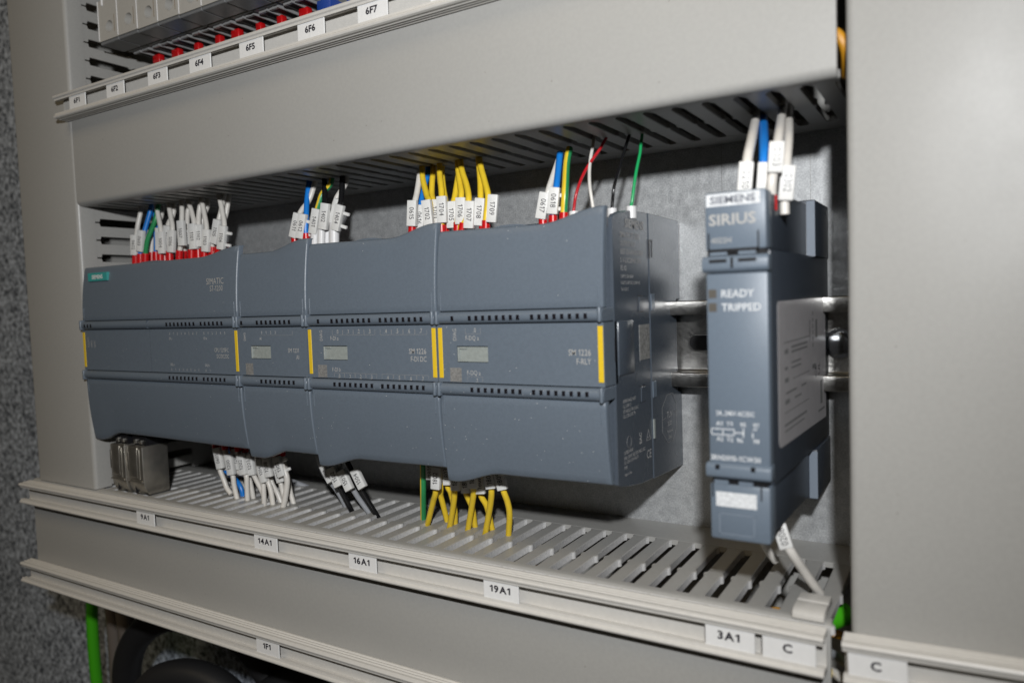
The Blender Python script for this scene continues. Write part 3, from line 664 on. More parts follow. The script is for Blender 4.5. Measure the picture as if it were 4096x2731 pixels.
# ------------------------------------------------------------------ fuse holders above
def fuse(k):
    x0 = 12.0 + 17.5 * k; x1 = x0 + 16.95; dz = .35 * (k // 2)
    where = ['first', 'second', 'third', 'fourth', 'fifth', 'sixth', 'seventh', 'eighth'][k]
    t = thing('fuse_holder', 'pale grey fuse holder with a round hole, %s counted from the corner duct' % where, 'fuse holder', (x0 + 8.7, 4, 160), 'fuse holders above the upper duct')
    z0 = 168.4 - dz; z1 = z0 + 21.5; cx, cz, r = x0 + 10.0, z0 + 6.6, 3.2
    mb = MB()
    rect = [(x0, z0), (x1, z0), (x1, z1), (x0, z1)]
    angs = sorted([2 * math.pi * i / 24 for i in range(24)] + [math.atan2(b - cz, a - cx) % (2 * math.pi) for a, b in rect])
    C, R = [], []
    for a in angs:
        dx, dz_ = math.cos(a), math.sin(a)
        q = min(((x1 - cx) / dx if dx > 1e-9 else (x0 - cx) / dx if dx < -1e-9 else 1e9), ((z1 - cz) / dz_ if dz_ > 1e-9 else (z0 - cz) / dz_ if dz_ < -1e-9 else 1e9))
        C.append((cx + r * dx, cz + r * dz_)); R.append((cx + q * dx, cz + q * dz_))
    n = len(angs); yf, yb = -62, -45.8
    V = [(a, yf, b) for a, b in R] + [(a, yf, b) for a, b in C] + [(a, yf + 6, b) for a, b in C] + [(a, yb, b) for a, b in R]
    F = []
    for i in range(n):
        j = (i + 1) % n
        F += [(i, j, n + j, n + i), (n + i, n + j, 2 * n + j, 2 * n + i), (i, j, 3 * n + j, 3 * n + i)]
    F += [tuple(range(2 * n, 3 * n)), tuple(range(3 * n, 4 * n))]
    build('nose', mb.add(V, F), 'fuse', t)
    build('shade_strip', MB().box(x0 + .1, x1 - .1, -61.4, -48, z0 - 1.6, z0 - .02), 'fuse_shaded', t, bevel=.3, seg=1)  # dark strip painting the shade under the nose
    build('body', MB().box(x0 + .1, x1 + .2, -45.8, 3.4, 167.7 - dz, 250), 'fuse_shaded', t, bevel=.4, seg=1)
    for xa, xb in ((x0 + 1.8, x0 + 7.6), (x0 + 9.6, x0 + 15.4)):
        o = build('terminal_opening', MB().box(xa, xb, -42, -14, 167.4 - dz, 168 - dz), 'hole', t)
        build('rim', MB().box(xb, xb + .8, -44, -12, 166.4 - dz, 167.8 - dz).box(xa, xb, -43.4, -42, 166.6 - dz, 167.8 - dz).box(xa, xb, -27, -26, 166.8 - dz, 167.8 - dz), 'fuse_rim', o)
    build('print_mark', MB().box(x0 + 14.6, x0 + 15.1, -62.06, -61.9, z0 + 3, z0 + 12), 'print_brown', t)
    build('side_groove', MB().box(x0 + .1, x0 + .5, -62.3, -61.8, z0 + .4, z1), 'ferrule_white', t)
    build('marker_carrier', MB().box(x0 + 3, x0 + 12, -61.5, -59, z1, z1 + 3.2).box(x0 + 4, x0 + 5.2, -62.6, -61.4, z1 - 3, z1 + 3), 'ferrule_white', t, bevel=.3, seg=1)
for k in range(8): fuse(k)

# ------------------------------------------------------------------ metal network plugs under the widest module
def plug(x0, label):
    t = thing('network_plug', label, 'plug', (x0 + 7, -62, -79), 'metal network plugs')
    x1 = x0 + 13.6
    build('shell', MB().prism([(-70, -52.5), (-70, -71), (-69.2, -75.5), (-67, -79.2), (-54.5, -79.2), (-54.5, -52.5)], 'X', x0, x1), 'nickel', t, bevel=.7)
    build('front_plate', MB().prism([(-70.6, -53.2), (-70.7, -69.2), (-69.9, -69.8), (-69.5, -53.2)], 'X', x0 + 2.2, x1 - 4.2), 'nickel', t, bevel=.25)
    build('latch_rib', MB().box(x1 - 3.6, x1 - 2.4, -70.5, -69.5, -70.5, -54), 'nickel', t, bevel=.2)
    build('latch_rib', MB().box(x0 + .4, x0 + 1.6, -70.5, -69.5, -66, -56), 'nickel', t, bevel=.2)
    build('collar', MB().box(x0 + .3, x1 - .3, -70.6, -69.4, -72.3, -71.3), 'nickel', t, bevel=.3)
    build('split', MB().box(x0 + 5.0, x0 + 5.5, -69.4, -68.0, -78.2, -72.6), 'black', t)
    build('neck', MB().box(x0 + 1, x1 - 1, -67, -56, -52.5, -44.5), 'black', t)
    build('contact', MB().box(x0 + 3.4, x0 + 5.2, -68, -66.6, -51.6, -49.2).box(x0 + 8.2, x0 + 10, -68, -66.6, -51.6, -49.6), 'nickel', t, bevel=.4)
plug(10.6, 'metal network plug beside the corner duct, under the teal-badged module')
plug(26.9, 'metal network plug with its long dark side in view, further from the corner duct')

# ------------------------------------------------------------------ wires with ferrules and clip-on tags
# colour, path, radius, ferrule, its radius and length, tag ends, tag text, tag width, prongs, label, group
WIRES=[
('white',[[13.4, -50.0, 48.9], [14.2, -50.0, 51.8], [15.2, -49.5, 62.6], [15.1, -48.1, 69.6], [16.1, -46.6, 77.1], [15.9, -44.9, 85.4]],1.3,'red',2.0,8.5,[[16.1, -52.4, 63.7], [15.2, -52.4, 52.2]],'0602',4.2,False,'first wire from the corner duct above the widest module, white, tag 0602','wires above the widest module'),
('blue',[[18.2, -50.0, 48.9], [19.1, -50.0, 53.7], [21.1, -49.9, 60.7], [22.7, -48.6, 66.9], [25.4, -46.7, 76.5], [26.7, -45.3, 83.3]],1.3,'red',2.0,8.5,[[22.7, -52.4, 65.8], [20.3, -52.4, 54.0]],'0603',4.2,False,'second wire from the corner duct above the widest module, blue, tag 0603','wires above the widest module'),
('green',[[22.6, -50.0, 48.9], [23.7, -50.0, 53.1], [26.2, -50.0, 60.1], [28.8, -48.8, 65.8], [31.3, -47.7, 71.6], [32.7, -45.9, 80.4]],1.3,'red',2.0,8.5,None,'',4.2,False,'third wire from the corner duct above the widest module, green, untagged','wires above the widest module'),
('blue',[[27.2, -46.0, 49.6], [27.9, -46.0, 58.9], [26.6, -44.5, 67.7], [25.2, -43.5, 72.4], [19.6, -41.6, 82.1]],1.3,'red',2.0,8.5,[[32.0, -48.4, 66.6], [31.1, -48.4, 54.1]],'',2.2,False,'fourth wire from the corner duct above the widest module, blue, tag edge-on','wires above the widest module'),
('white',[[19.8, -44.0, 49.8], [21.0, -43.8, 61.0], [23.2, -42.4, 68.1], [26.9, -41.3, 73.6], [26.4, -39.8, 80.9], [25.1, -38.4, 87.8]],1.3,'red',2.0,8.5,None,'',4.2,False,'fifth wire from the corner duct above the widest module, white, untagged','wires above the widest module'),
('white',[[36.8, -50.0, 48.9], [37.5, -50.0, 53.9], [37.7, -49.2, 64.2], [33.8, -47.5, 72.5], [29.8, -45.9, 80.7], [27.3, -44.6, 87.0]],1.3,'red',2.0,8.5,[[40.8, -52.4, 63.3], [41.0, -52.4, 51.5]],'1004',4.2,False,'sixth wire from the corner duct above the widest module, white, tag 1004','wires above the widest module'),
('white',[[36.7, -47.0, 49.0], [36.4, -47.0, 56.9], [39.1, -45.4, 67.9], [42.4, -44.3, 73.3], [42.0, -43.1, 79.3], [41.1, -42.1, 84.6]],1.3,'red',2.0,8.5,[[42.5, -49.4, 66.9], [39.7, -49.4, 55.0]],'1005',4.2,False,'seventh wire from the corner duct above the widest module, white, tag 1005','wires above the widest module'),
('white',[[45.4, -50.0, 48.6], [45.8, -50.0, 53.3], [48.2, -49.2, 64.2], [45.2, -47.7, 71.4], [41.0, -45.9, 80.3], [39.0, -45.0, 84.8]],1.3,'red',2.0,8.5,[[50.5, -52.4, 63.6], [48.9, -52.4, 51.7]],'1006',4.2,False,'eighth wire from the corner duct above the widest module, white, tag 1006','wires above the widest module'),
('white',[[53.4, -50.0, 48.7], [55.2, -50.0, 54.0], [55.6, -48.7, 66.3], [54.6, -47.3, 73.3], [53.0, -46.0, 79.9], [51.7, -45.0, 84.8]],1.3,'red',2.0,8.5,[[58.7, -52.4, 68.1], [58.9, -52.4, 52.6]],'1007',4.2,False,'ninth wire from the corner duct above the widest module, white, tag 1007','wires above the widest module'),
('white',[[50.0, -45.0, 49.0], [52.9, -45.0, 57.1], [53.4, -43.9, 65.4], [52.4, -42.1, 74.4], [54.8, -40.8, 80.9], [55.5, -40.0, 85.1]],1.3,'red',2.0,8.5,[[56.5, -47.4, 63.6], [56.3, -47.4, 55.7]],'1100',4.2,False,'tenth wire from the corner duct above the widest module, white, tag 1100','wires above the widest module'),
('white',[[64.0, -50.0, 48.3], [65.3, -50.0, 54.7], [67.1, -49.2, 63.9], [63.2, -47.5, 72.5], [57.4, -45.8, 81.1], [55.7, -45.0, 84.9]],1.3,'red',2.0,8.5,[[68.1, -52.4, 65.7], [68.4, -52.4, 51.3]],'1101',4.2,False,'eleventh wire from the corner duct above the widest module, white, tag 1101','wires above the widest module'),
('white',[[67.4, -48.0, 48.7], [67.7, -48.0, 55.9], [67.6, -47.0, 65.1], [66.6, -45.5, 72.3], [67.7, -43.9, 80.7], [67.6, -43.1, 84.3]],1.3,'red',2.0,8.5,[[71.1, -50.4, 65.1], [70.8, -50.4, 53.4]],'1102',4.2,False,'twelfth wire from the corner duct above the widest module, white, tag 1102','wires above the widest module'),
('white',[[74.7, -50.0, 48.4], [75.5, -50.0, 52.6], [77.8, -49.7, 61.7], [73.7, -47.7, 71.4], [69.4, -45.9, 80.3], [68.0, -45.2, 84.1]],1.3,'red',2.0,8.5,[[79.7, -52.4, 61.8], [78.1, -52.4, 50.2]],'1103',4.2,False,'thirteenth wire from the corner duct above the widest module, white, tag 1103','wires above the widest module'),
('white',[[68.6, -43.0, 49.5], [63.8, -42.6, 61.8], [63.9, -41.0, 70.1], [66.2, -39.8, 76.0], [65.9, -38.8, 80.8], [65.3, -38.0, 85.0]],1.3,'red',2.0,8.5,None,'',4.2,False,'fourteenth wire from the corner duct above the widest module, white, untagged','wires above the widest module'),
('white',[[78.5, -48.0, 49.0], [80.2, -48.0, 56.3], [83.6, -46.9, 65.3], [85.0, -45.8, 71.0], [85.8, -44.3, 78.7], [85.8, -43.4, 83.0]],1.3,'red',2.0,8.5,[[86.5, -50.4, 66.4], [82.4, -50.4, 54.3]],'1105',4.2,False,'fifteenth wire from the corner duct above the widest module, white, tag 1105','wires above the widest module'),
('white',[[84.4, -50.0, 49.1], [88.3, -50.0, 53.0], [91.8, -49.6, 61.8], [88.6, -47.8, 70.8], [84.2, -46.0, 79.8], [82.4, -45.3, 83.7]],1.3,'red',2.0,8.5,[[93.0, -52.4, 62.6], [90.4, -52.4, 50.6]],'1106',4.2,True,'sixteenth wire from the corner duct above the widest module, white, tag 1106','wires above the widest module'),
('white',[[84.6, -44.0, 50.6], [82.7, -43.4, 62.9], [84.0, -41.9, 70.3], [84.9, -40.3, 78.6], [85.3, -39.5, 82.6]],1.3,'red',2.0,8.5,None,'',4.2,False,'seventeenth wire from the corner duct above the widest module, white, untagged','wires above the widest module'),
('white',[[142.5, -49.0, 51.9], [142.0, -49.0, 55.0], [145.3, -47.7, 64.5], [149.6, -45.9, 70.2], [151.3, -44.0, 76.6], [152.1, -42.2, 82.8]],1.3,'red',1.75,6.5,[[146.8, -51.4, 64.2], [142.6, -51.4, 53.0]],'0611',4.2,False,'first wire in the bunch above the narrowest module, white, tag 0611','wires above the narrowest module'),
('blue',[[151.0, -50.0, 52.4], [151.1, -50.0, 56.6], [151.0, -49.2, 62.6], [149.6, -47.0, 70.1], [148.9, -44.7, 77.6], [148.0, -42.7, 84.4]],1.3,'red',1.75,6.5,[[151.0, -52.4, 63.5], [148.2, -52.4, 52.1]],'0612',4.2,True,'second wire in the bunch above the narrowest module, blue, tag 0612','wires above the narrowest module'),
('yellowgreen',[[155.2, -49.0, 49.8], [156.2, -49.0, 55.1], [156.6, -48.0, 63.4], [157.0, -46.5, 68.2], [158.2, -45.1, 72.9], [162.2, -44.0, 76.6], [162.8, -42.8, 80.7]],1.3,'white',2.2,13,[[159.1, -51.4, 65.2], [155.9, -51.4, 53.8]],'1401',4.2,False,'third wire in the bunch above the narrowest module, green and yellow, tag 1401','wires above the narrowest module'),
('black',[[160.6, -50.0, 50.0], [161.2, -50.0, 54.7], [162.3, -49.2, 62.8], [161.6, -47.4, 68.8], [158.9, -44.0, 80.1], [157.9, -42.8, 84.1]],1.3,'white',1.8,12.5,[[166.0, -52.4, 67.0], [163.6, -52.4, 55.1]],'1402',4.2,False,'fourth wire in the bunch above the narrowest module, black, tag 1402','wires above the narrowest module'),
('white',[[161.3, -47.0, 50.6], [162.0, -47.0, 55.9], [165.7, -44.4, 68.7], [167.4, -43.4, 72.1], [170.2, -42.0, 76.6], [170.0, -41.0, 80.0]],1.3,'white',1.9,13,[[170.6, -49.4, 68.9], [165.4, -49.4, 57.1]],'',2.4,False,'fifth wire in the bunch above the narrowest module, white, tag edge-on','wires above the narrowest module'),
('black',[[169.0, -50.0, 50.4], [169.3, -50.0, 54.0], [171.8, -48.7, 64.2], [172.1, -47.3, 68.9], [170.4, -44.0, 79.9], [169.9, -43.1, 83.1]],1.3,'white',2.3,12,[[175.2, -52.4, 65.4], [171.3, -52.4, 54.1]],'1404',4.2,True,'sixth wire in the bunch above the narrowest module, black, tag 1404','wires above the narrowest module'),
('white',[[214.7, -50.0, 50.5], [215.6, -50.0, 53.5], [216.2, -48.9, 62.1], [215.5, -46.3, 66.7], [214.6, -43.7, 71.4], [213.2, -40.4, 77.4]],1.3,'red',1.75,6.5,[[217.0, -52.4, 63.3], [216.0, -52.4, 52.4]],'0615',4.2,False,'first wire in the bunch above the seam between the yellow-edged modules, white, tag 0615','wires above the module seam'),
('blue',[[214.3, -46.0, 51.0], [216.6, -46.0, 59.0], [215.7, -42.8, 65.9], [214.9, -39.5, 71.8], [214.8, -36.9, 76.5], [213.5, -34.2, 81.5]],1.3,'red',1.75,6.5,[[218.0, -48.4, 61.7], [216.9, -48.4, 50.5]],'0616',4.2,False,'second wire in the bunch above the seam between the yellow-edged modules, blue, tag 0616','wires above the module seam'),
('yellow',[[225.1, -50.0, 51.2], [224.8, -49.3, 61.2], [221.9, -47.3, 64.9], [217.7, -43.9, 71.0], [215.3, -41.6, 75.2], [212.9, -38.5, 81.0]],1.3,'red',1.75,6.5,[[224.3, -52.4, 62.7], [225.3, -52.4, 51.1]],'1702',4.2,False,'third wire in the bunch above the seam between the yellow-edged modules, yellow, tag 1702','wires above the module seam'),
('yellow',[[224.8, -46.0, 51.5], [223.5, -45.1, 61.7], [220.7, -42.4, 66.5], [218.7, -39.2, 72.3], [217.7, -37.1, 76.2], [216.1, -34.5, 80.9]],1.3,'red',1.75,6.5,[[225.9, -48.4, 63.2], [225.8, -48.4, 52.1]],'1703',4.2,False,'fourth wire in the bunch above the seam between the yellow-edged modules, yellow, tag 1703','wires above the module seam'),
('yellow',[[230.9, -50.0, 49.9], [231.0, -50.0, 52.6], [229.5, -47.2, 65.2], [225.2, -42.2, 74.2], [222.9, -38.9, 80.1]],1.3,'red',1.75,6.5,[[232.4, -52.4, 63.5], [232.3, -52.4, 52.5]],'1704',4.2,False,'fifth wire in the bunch above the seam between the yellow-edged modules, yellow, tag 1704','wires above the module seam'),
('yellow',[[230.4, -47.0, 50.1], [231.5, -47.0, 54.5], [234.5, -47.0, 59.4], [234.8, -45.5, 62.7], [233.8, -41.8, 69.5], [232.7, -38.3, 75.8], [231.3, -35.5, 80.8]],1.3,'red',1.75,6.5,[[235.2, -49.4, 61.4], [235.0, -49.4, 50.3]],'1705',4.2,False,'sixth wire in the bunch above the seam between the yellow-edged modules, yellow, tag 1705','wires above the module seam'),
('yellow',[[238.8, -50.0, 50.3], [239.3, -50.0, 53.6], [240.4, -48.4, 62.9], [237.7, -45.2, 68.7], [234.8, -41.9, 74.7], [232.6, -38.9, 80.2]],1.3,'red',1.75,6.5,[[242.1, -52.4, 62.0], [241.4, -52.4, 51.1]],'1706',4.2,False,'seventh wire in the bunch above the seam between the yellow-edged modules, yellow, tag 1706','wires above the module seam'),
('yellow',[[241.4, -51.0, 50.3], [244.2, -51.0, 53.1], [245.5, -50.6, 60.8], [242.4, -47.1, 67.2], [237.8, -43.3, 73.9], [234.6, -40.0, 80.1]],1.3,'red',1.75,6.5,[[247.2, -53.4, 60.0], [246.2, -53.4, 49.0]],'1707',4.2,False,'eighth wire in the bunch above the seam between the yellow-edged modules, yellow, tag 1707','wires above the module seam'),
('yellow',[[251.1, -49.0, 50.1], [250.5, -49.0, 54.8], [249.7, -48.0, 61.8], [247.7, -44.8, 67.7], [245.4, -41.6, 73.5], [242.5, -37.9, 80.2]],1.3,'red',1.75,6.5,[[251.0, -51.4, 61.0], [249.5, -51.4, 50.0]],'1708',4.2,False,'ninth wire in the bunch above the seam between the yellow-edged modules, yellow, tag 1708','wires above the module seam'),
('yellow',[[253.2, -50.5, 49.8], [253.9, -50.5, 54.4], [254.4, -49.7, 61.4], [250.6, -46.0, 68.3], [247.1, -42.8, 74.0], [244.0, -39.5, 80.0]],1.3,'red',1.75,6.5,[[258.3, -52.9, 61.5], [256.9, -52.9, 50.6]],'1709',4.2,False,'tenth wire in the bunch above the seam between the yellow-edged modules, yellow, tag 1709','wires above the module seam'),
('yellow',[[228.2, -44.0, 50.7], [228.8, -44.0, 54.9], [228.0, -42.6, 62.6], [224.8, -39.3, 68.6], [221.3, -35.2, 76.0], [219.5, -32.3, 81.2]],1.3,'red',1.75,6.5,None,'',4.2,False,'eleventh wire in the bunch above the seam between the yellow-edged modules, yellow, untagged','wires above the module seam'),
('white',[[278.3, -48.0, 49.1], [278.2, -48.0, 52.0], [280.8, -47.1, 61.6], [281.2, -44.8, 65.8], [281.5, -43.0, 69.0], [282.0, -40.4, 73.7]],1.3,'red',1.75,6.5,[[280.3, -50.4, 60.4], [277.9, -50.4, 50.4]],'0617',4.2,False,'first wire in the loose bunch above the open-sided end module, white, tag 0617','wires above the module with the open side'),
('blue',[[283.6, -50.0, 49.2], [283.8, -50.0, 51.8], [285.2, -49.5, 61.0], [284.1, -45.1, 68.9], [283.0, -41.1, 76.2]],1.3,'red',1.75,6.5,[[285.5, -52.4, 61.5], [284.1, -52.4, 51.5]],'0618',4.2,True,'second wire in the loose bunch above the open-sided end module, blue, tag 0618','wires above the module with the open side'),
('yellowgreen',[[288.1, -50.0, 49.9], [288.5, -50.0, 52.0], [289.2, -49.7, 60.5], [287.2, -43.9, 71.1], [286.8, -40.3, 77.6]],1.4,'red',1.75,6.5,None,'',4.2,False,'third wire in the loose bunch above the open-sided end module, green and yellow, untagged','wires above the module with the open side'),
('red',[[292.6, -50.0, 51.5], [292.9, -50.0, 53.8], [293.9, -50.0, 58.3], [295.0, -47.9, 63.7], [296.7, -45.2, 68.8], [300.2, -41.6, 75.3], [301.4, -39.9, 78.4]],0.6,'white',1.8,3.5,None,'',4.2,False,'fourth wire in the loose bunch above the open-sided end module, red, thin','wires above the module with the open side'),
('white',[[300.7, -50.0, 51.9], [300.4, -50.0, 54.2], [299.4, -49.7, 60.6], [297.9, -46.5, 66.4], [297.1, -43.5, 71.8], [296.9, -40.7, 76.9], [296.6, -39.0, 80.1]],0.65,None,1.75,6.5,None,'',4.2,False,'fifth wire in the loose bunch above the open-sided end module, white, thin','wires above the module with the open side'),
('black',[[307.7, -49.0, 51.3], [308.0, -49.0, 54.0], [308.8, -49.0, 59.3], [309.5, -45.7, 66.1], [310.3, -41.0, 74.6], [310.7, -39.1, 78.0]],0.6,'white',1.75,3.5,None,'',4.2,False,'sixth wire in the loose bunch above the open-sided end module, black, thin','wires above the module with the open side'),
('brightgreen',[[314.4, -47.0, 51.6], [315.0, -47.0, 54.6], [315.7, -45.0, 63.6], [315.8, -40.6, 71.7], [315.5, -38.8, 74.9], [315.3, -37.0, 78.2]],0.6,'white',1.9,4,None,'',4.2,False,'seventh wire in the loose bunch above the open-sided end module, bright green, thin','wires above the module with the open side'),
('white',[[75.3, -50.0, -52.2], [75.7, -50.0, -59.2], [77.6, -49.8, -65.5], [80.6, -49.7, -71.3], [82.4, -49.6, -75.1], [85.8, -49.6, -78.2]],1.3,'red',1.75,6.5,[[77.9, -52.4, -53.5], [80.5, -52.4, -64.6]],'0605',4.2,False,'first wire in the white bunch below the widest module, white, tag 0605','wires below the widest and narrowest modules'),
('blue',[[74.2, -45.0, -53.6], [73.9, -44.8, -65.4], [80.3, -44.7, -69.8], [85.5, -44.7, -73.3], [87.7, -44.6, -76.6], [88.5, -44.5, -80.8]],1.3,'red',1.75,6.5,[[76.7, -47.4, -55.0], [77.4, -47.4, -66.5]],'0606',4.2,False,'second wire in the white bunch below the widest module, blue, tag 0606','wires below the widest and narrowest modules'),
('white',[[82.9, -50.0, -52.3], [84.2, -49.9, -60.9], [87.9, -49.8, -67.8], [88.5, -49.7, -72.9], [90.2, -49.5, -80.5]],1.3,'red',1.75,6.5,[[87.1, -52.4, -56.2], [89.0, -52.4, -67.1]],'1200',4.2,False,'third wire in the white bunch below the widest module, white, tag 1200','wires below the widest and narrowest modules'),
('white',[[83.9, -46.0, -53.5], [85.5, -45.8, -65.6], [94.7, -45.8, -68.7], [97.0, -45.7, -74.1], [98.1, -45.5, -81.2]],1.3,'red',1.75,6.5,[[87.9, -48.4, -54.0], [88.8, -48.4, -65.2]],'1201',4.2,False,'fourth wire in the white bunch below the widest module, white, tag 1201','wires below the widest and narrowest modules'),
('white',[[93.3, -50.0, -52.5], [94.8, -49.9, -62.4], [98.6, -49.8, -66.9], [98.7, -49.7, -71.8], [98.3, -49.5, -81.5]],1.3,'red',1.75,6.5,[[96.7, -52.4, -55.5], [98.6, -52.4, -66.1]],'1202',4.2,False,'fifth wire in the white bunch below the widest module, white, tag 1202','wires below the widest and narrowest modules'),
('white',[[95.1, -47.0, -53.4], [97.0, -46.9, -62.8], [100.8, -46.8, -67.1], [103.9, -46.7, -71.4], [106.6, -46.6, -75.3], [108.3, -46.6, -78.8]],1.3,'red',1.75,6.5,[[99.4, -49.4, -55.8], [101.6, -49.4, -66.7]],'1203',4.2,False,'sixth wire in the white bunch below the widest module, white, tag 1203','wires below the widest and narrowest modules'),
('white',[[107.7, -50.0, -52.8], [109.0, -49.9, -63.5], [111.2, -49.7, -69.8], [111.4, -49.7, -72.9], [111.1, -49.5, -80.6]],1.3,'red',1.75,6.5,[[110.8, -52.4, -56.9], [114.4, -52.4, -68.6]],'1204',3.4,False,'seventh wire in the white bunch below the widest module, white, tag 1204','wires below the widest and narrowest modules'),
('white',[[112.8, -50.0, -54.1], [113.6, -49.8, -65.4], [115.8, -49.7, -70.0], [117.0, -49.6, -74.7], [117.8, -49.5, -81.5]],1.3,'red',1.75,6.5,[[116.1, -52.4, -55.2], [117.9, -52.4, -65.4]],'1208',4.2,False,'eighth wire in the white bunch below the widest module, white, tag 1208','wires below the widest and narrowest modules'),
('white',[[111.9, -45.0, -54.6], [111.4, -44.8, -68.7], [115.5, -44.6, -75.5], [118.3, -44.5, -81.0]],1.3,'red',1.75,6.5,None,'',4.2,False,'ninth wire in the white bunch below the widest module, white, untagged','wires below the widest and narrowest modules'),
('white',[[118.4, -48.0, -53.5], [119.9, -47.8, -65.2], [122.2, -47.8, -69.0], [123.4, -47.7, -73.9], [126.4, -47.5, -82.4]],1.3,'red',1.75,6.5,[[121.6, -50.4, -59.3], [124.2, -50.4, -68.0]],'1301',4.2,False,'tenth wire in the white bunch below the widest module, white, tag 1301','wires below the widest and narrowest modules'),
('white',[[123.2, -51.0, -52.5], [128.4, -50.9, -60.5], [130.3, -50.8, -65.0], [129.7, -50.7, -69.7], [127.6, -50.6, -76.8], [124.9, -50.5, -83.0]],1.45,'red',1.75,6.5,[[125.0, -53.4, -54.7], [128.9, -53.4, -63.9]],'1302',4.2,True,'eleventh wire in the white bunch below the widest module, white, tag 1302','wires below the widest and narrowest modules'),
('white',[[119.4, -44.0, -54.2], [122.6, -43.8, -65.8], [124.2, -43.7, -74.0], [126.7, -43.5, -82.2]],1.3,'red',1.75,6.5,None,'',4.2,False,'twelfth wire in the white bunch below the widest module, white, untagged','wires below the widest and narrowest modules'),
('grey',[[148.1, -46.0, -55.1], [149.2, -43.5, -63.2], [153.0, -41.0, -69.6], [154.7, -38.8, -74.9], [156.0, -36.1, -81.7]],1.3,None,1.75,6.5,[[151.7, -48.4, -57.5], [156.8, -48.4, -65.2]],'1501',3.2,False,'first wire in the dark bunch below the numbered-input module, grey, tag 1501','wires below the module with numbered inputs'),
('black',[[158.2, -49.0, -54.1], [158.7, -46.8, -62.4], [159.7, -44.6, -68.0], [160.7, -42.6, -73.0], [161.9, -39.9, -79.8]],1.3,None,1.75,6.5,[[160.4, -51.4, -56.9], [165.0, -51.4, -65.7]],'1502',4.2,False,'second wire in the dark bunch below the numbered-input module, black, tag 1502','wires below the module with numbered inputs'),
('grey',[[163.3, -48.0, -54.5], [163.8, -45.2, -63.9], [167.4, -43.3, -68.9], [169.1, -41.4, -73.5], [172.3, -38.9, -79.9]],1.3,None,1.75,6.5,[[165.8, -50.4, -58.1], [171.0, -50.4, -67.1]],'1503',4.2,False,'third wire in the dark bunch below the numbered-input module, grey, tag 1503','wires below the module with numbered inputs'),
('black',[[170.8, -50.0, -53.2], [173.4, -49.3, -58.8], [174.9, -46.1, -66.7], [176.2, -44.1, -71.7], [178.2, -41.7, -77.7]],1.3,None,1.75,6.5,[[176.1, -52.4, -56.4], [181.1, -52.4, -64.6]],'1504',4.2,False,'fourth wire in the dark bunch below the numbered-input module, black, tag 1504','wires below the module with numbered inputs'),
('yellowgreen2',[[213.4, -47.0, -49.7], [211.0, -44.6, -62.9], [208.2, -41.5, -70.8], [205.3, -38.2, -79.0]],1.4,None,1.75,6.5,None,'',4.2,False,'first wire in the yellow bunch below the open-sided end module, green, untagged','wires below the module with the open side'),
('yellow',[[221.1, -45.0, -51.7], [219.5, -42.8, -62.4], [218.1, -41.3, -66.3], [217.8, -39.7, -70.2], [217.3, -36.7, -77.7]],1.3,None,1.75,6.5,[[216.9, -47.4, -50.5], [217.0, -47.4, -58.3]],'1801',4.2,False,'second wire in the yellow bunch below the open-sided end module, yellow, tag 1801','wires below the module with the open side'),
('yellow',[[222.3, -50.0, -49.5], [220.7, -48.0, -62.0], [217.5, -45.8, -67.6], [213.6, -43.2, -73.9], [209.1, -40.2, -81.5]],1.3,None,1.75,6.5,[[224.0, -52.4, -50.8], [223.2, -52.4, -60.7]],'1802',4.2,False,'third wire in the yellow bunch below the open-sided end module, yellow, tag 1802','wires below the module with the open side'),
('yellow',[[224.4, -46.0, -50.1], [224.5, -44.5, -60.6], [225.2, -43.2, -64.0], [224.4, -39.7, -72.9], [222.2, -36.8, -80.1]],1.3,None,1.75,6.5,[[226.3, -48.4, -49.9], [227.0, -48.4, -59.4]],'1803',4.2,False,'fourth wire in the yellow bunch below the open-sided end module, yellow, tag 1803','wires below the module with the open side'),
('yellow',[[231.4, -50.0, -52.0], [231.0, -48.3, -61.3], [227.3, -44.8, -70.1], [221.8, -40.5, -80.7]],1.3,None,1.75,6.5,[[233.9, -52.4, -50.6], [234.0, -52.4, -60.1]],'1804',4.2,False,'fifth wire in the yellow bunch below the open-sided end module, yellow, tag 1804','wires below the module with the open side'),
('yellow',[[233.8, -46.0, -52.6], [233.7, -43.6, -63.0], [234.6, -40.7, -70.3], [233.2, -37.1, -79.3]],1.3,None,1.75,6.5,[[235.7, -48.4, -52.4], [236.5, -48.4, -61.9]],'1805',4.2,False,'sixth wire in the yellow bunch below the open-sided end module, yellow, tag 1805','wires below the module with the open side'),
('yellow',[[241.2, -50.0, -51.1], [241.5, -49.0, -59.4], [238.1, -45.8, -67.5], [231.8, -40.6, -80.6]],1.3,None,1.75,6.5,[[242.6, -52.4, -49.0], [242.8, -52.4, -58.4]],'1806',4.2,False,'seventh wire in the yellow bunch below the open-sided end module, yellow, tag 1806','wires below the module with the open side'),
('yellow',[[241.8, -46.0, -51.9], [241.3, -43.8, -62.6], [242.8, -41.3, -68.8], [242.1, -36.9, -79.8]],1.3,None,1.75,6.5,[[243.2, -48.4, -52.1], [243.9, -48.4, -61.5]],'1807',4.2,False,'eighth wire in the yellow bunch below the open-sided end module, yellow, tag 1807','wires below the module with the open side'),
('yellow',[[249.9, -50.0, -50.3], [250.7, -49.4, -58.4], [247.8, -46.3, -66.3], [240.8, -40.4, -81.0]],1.3,None,1.75,6.5,[[250.5, -52.4, -48.7], [251.8, -52.4, -57.6]],'1808',4.2,False,'ninth wire in the yellow bunch below the open-sided end module, yellow, tag 1808','wires below the module with the open side'),
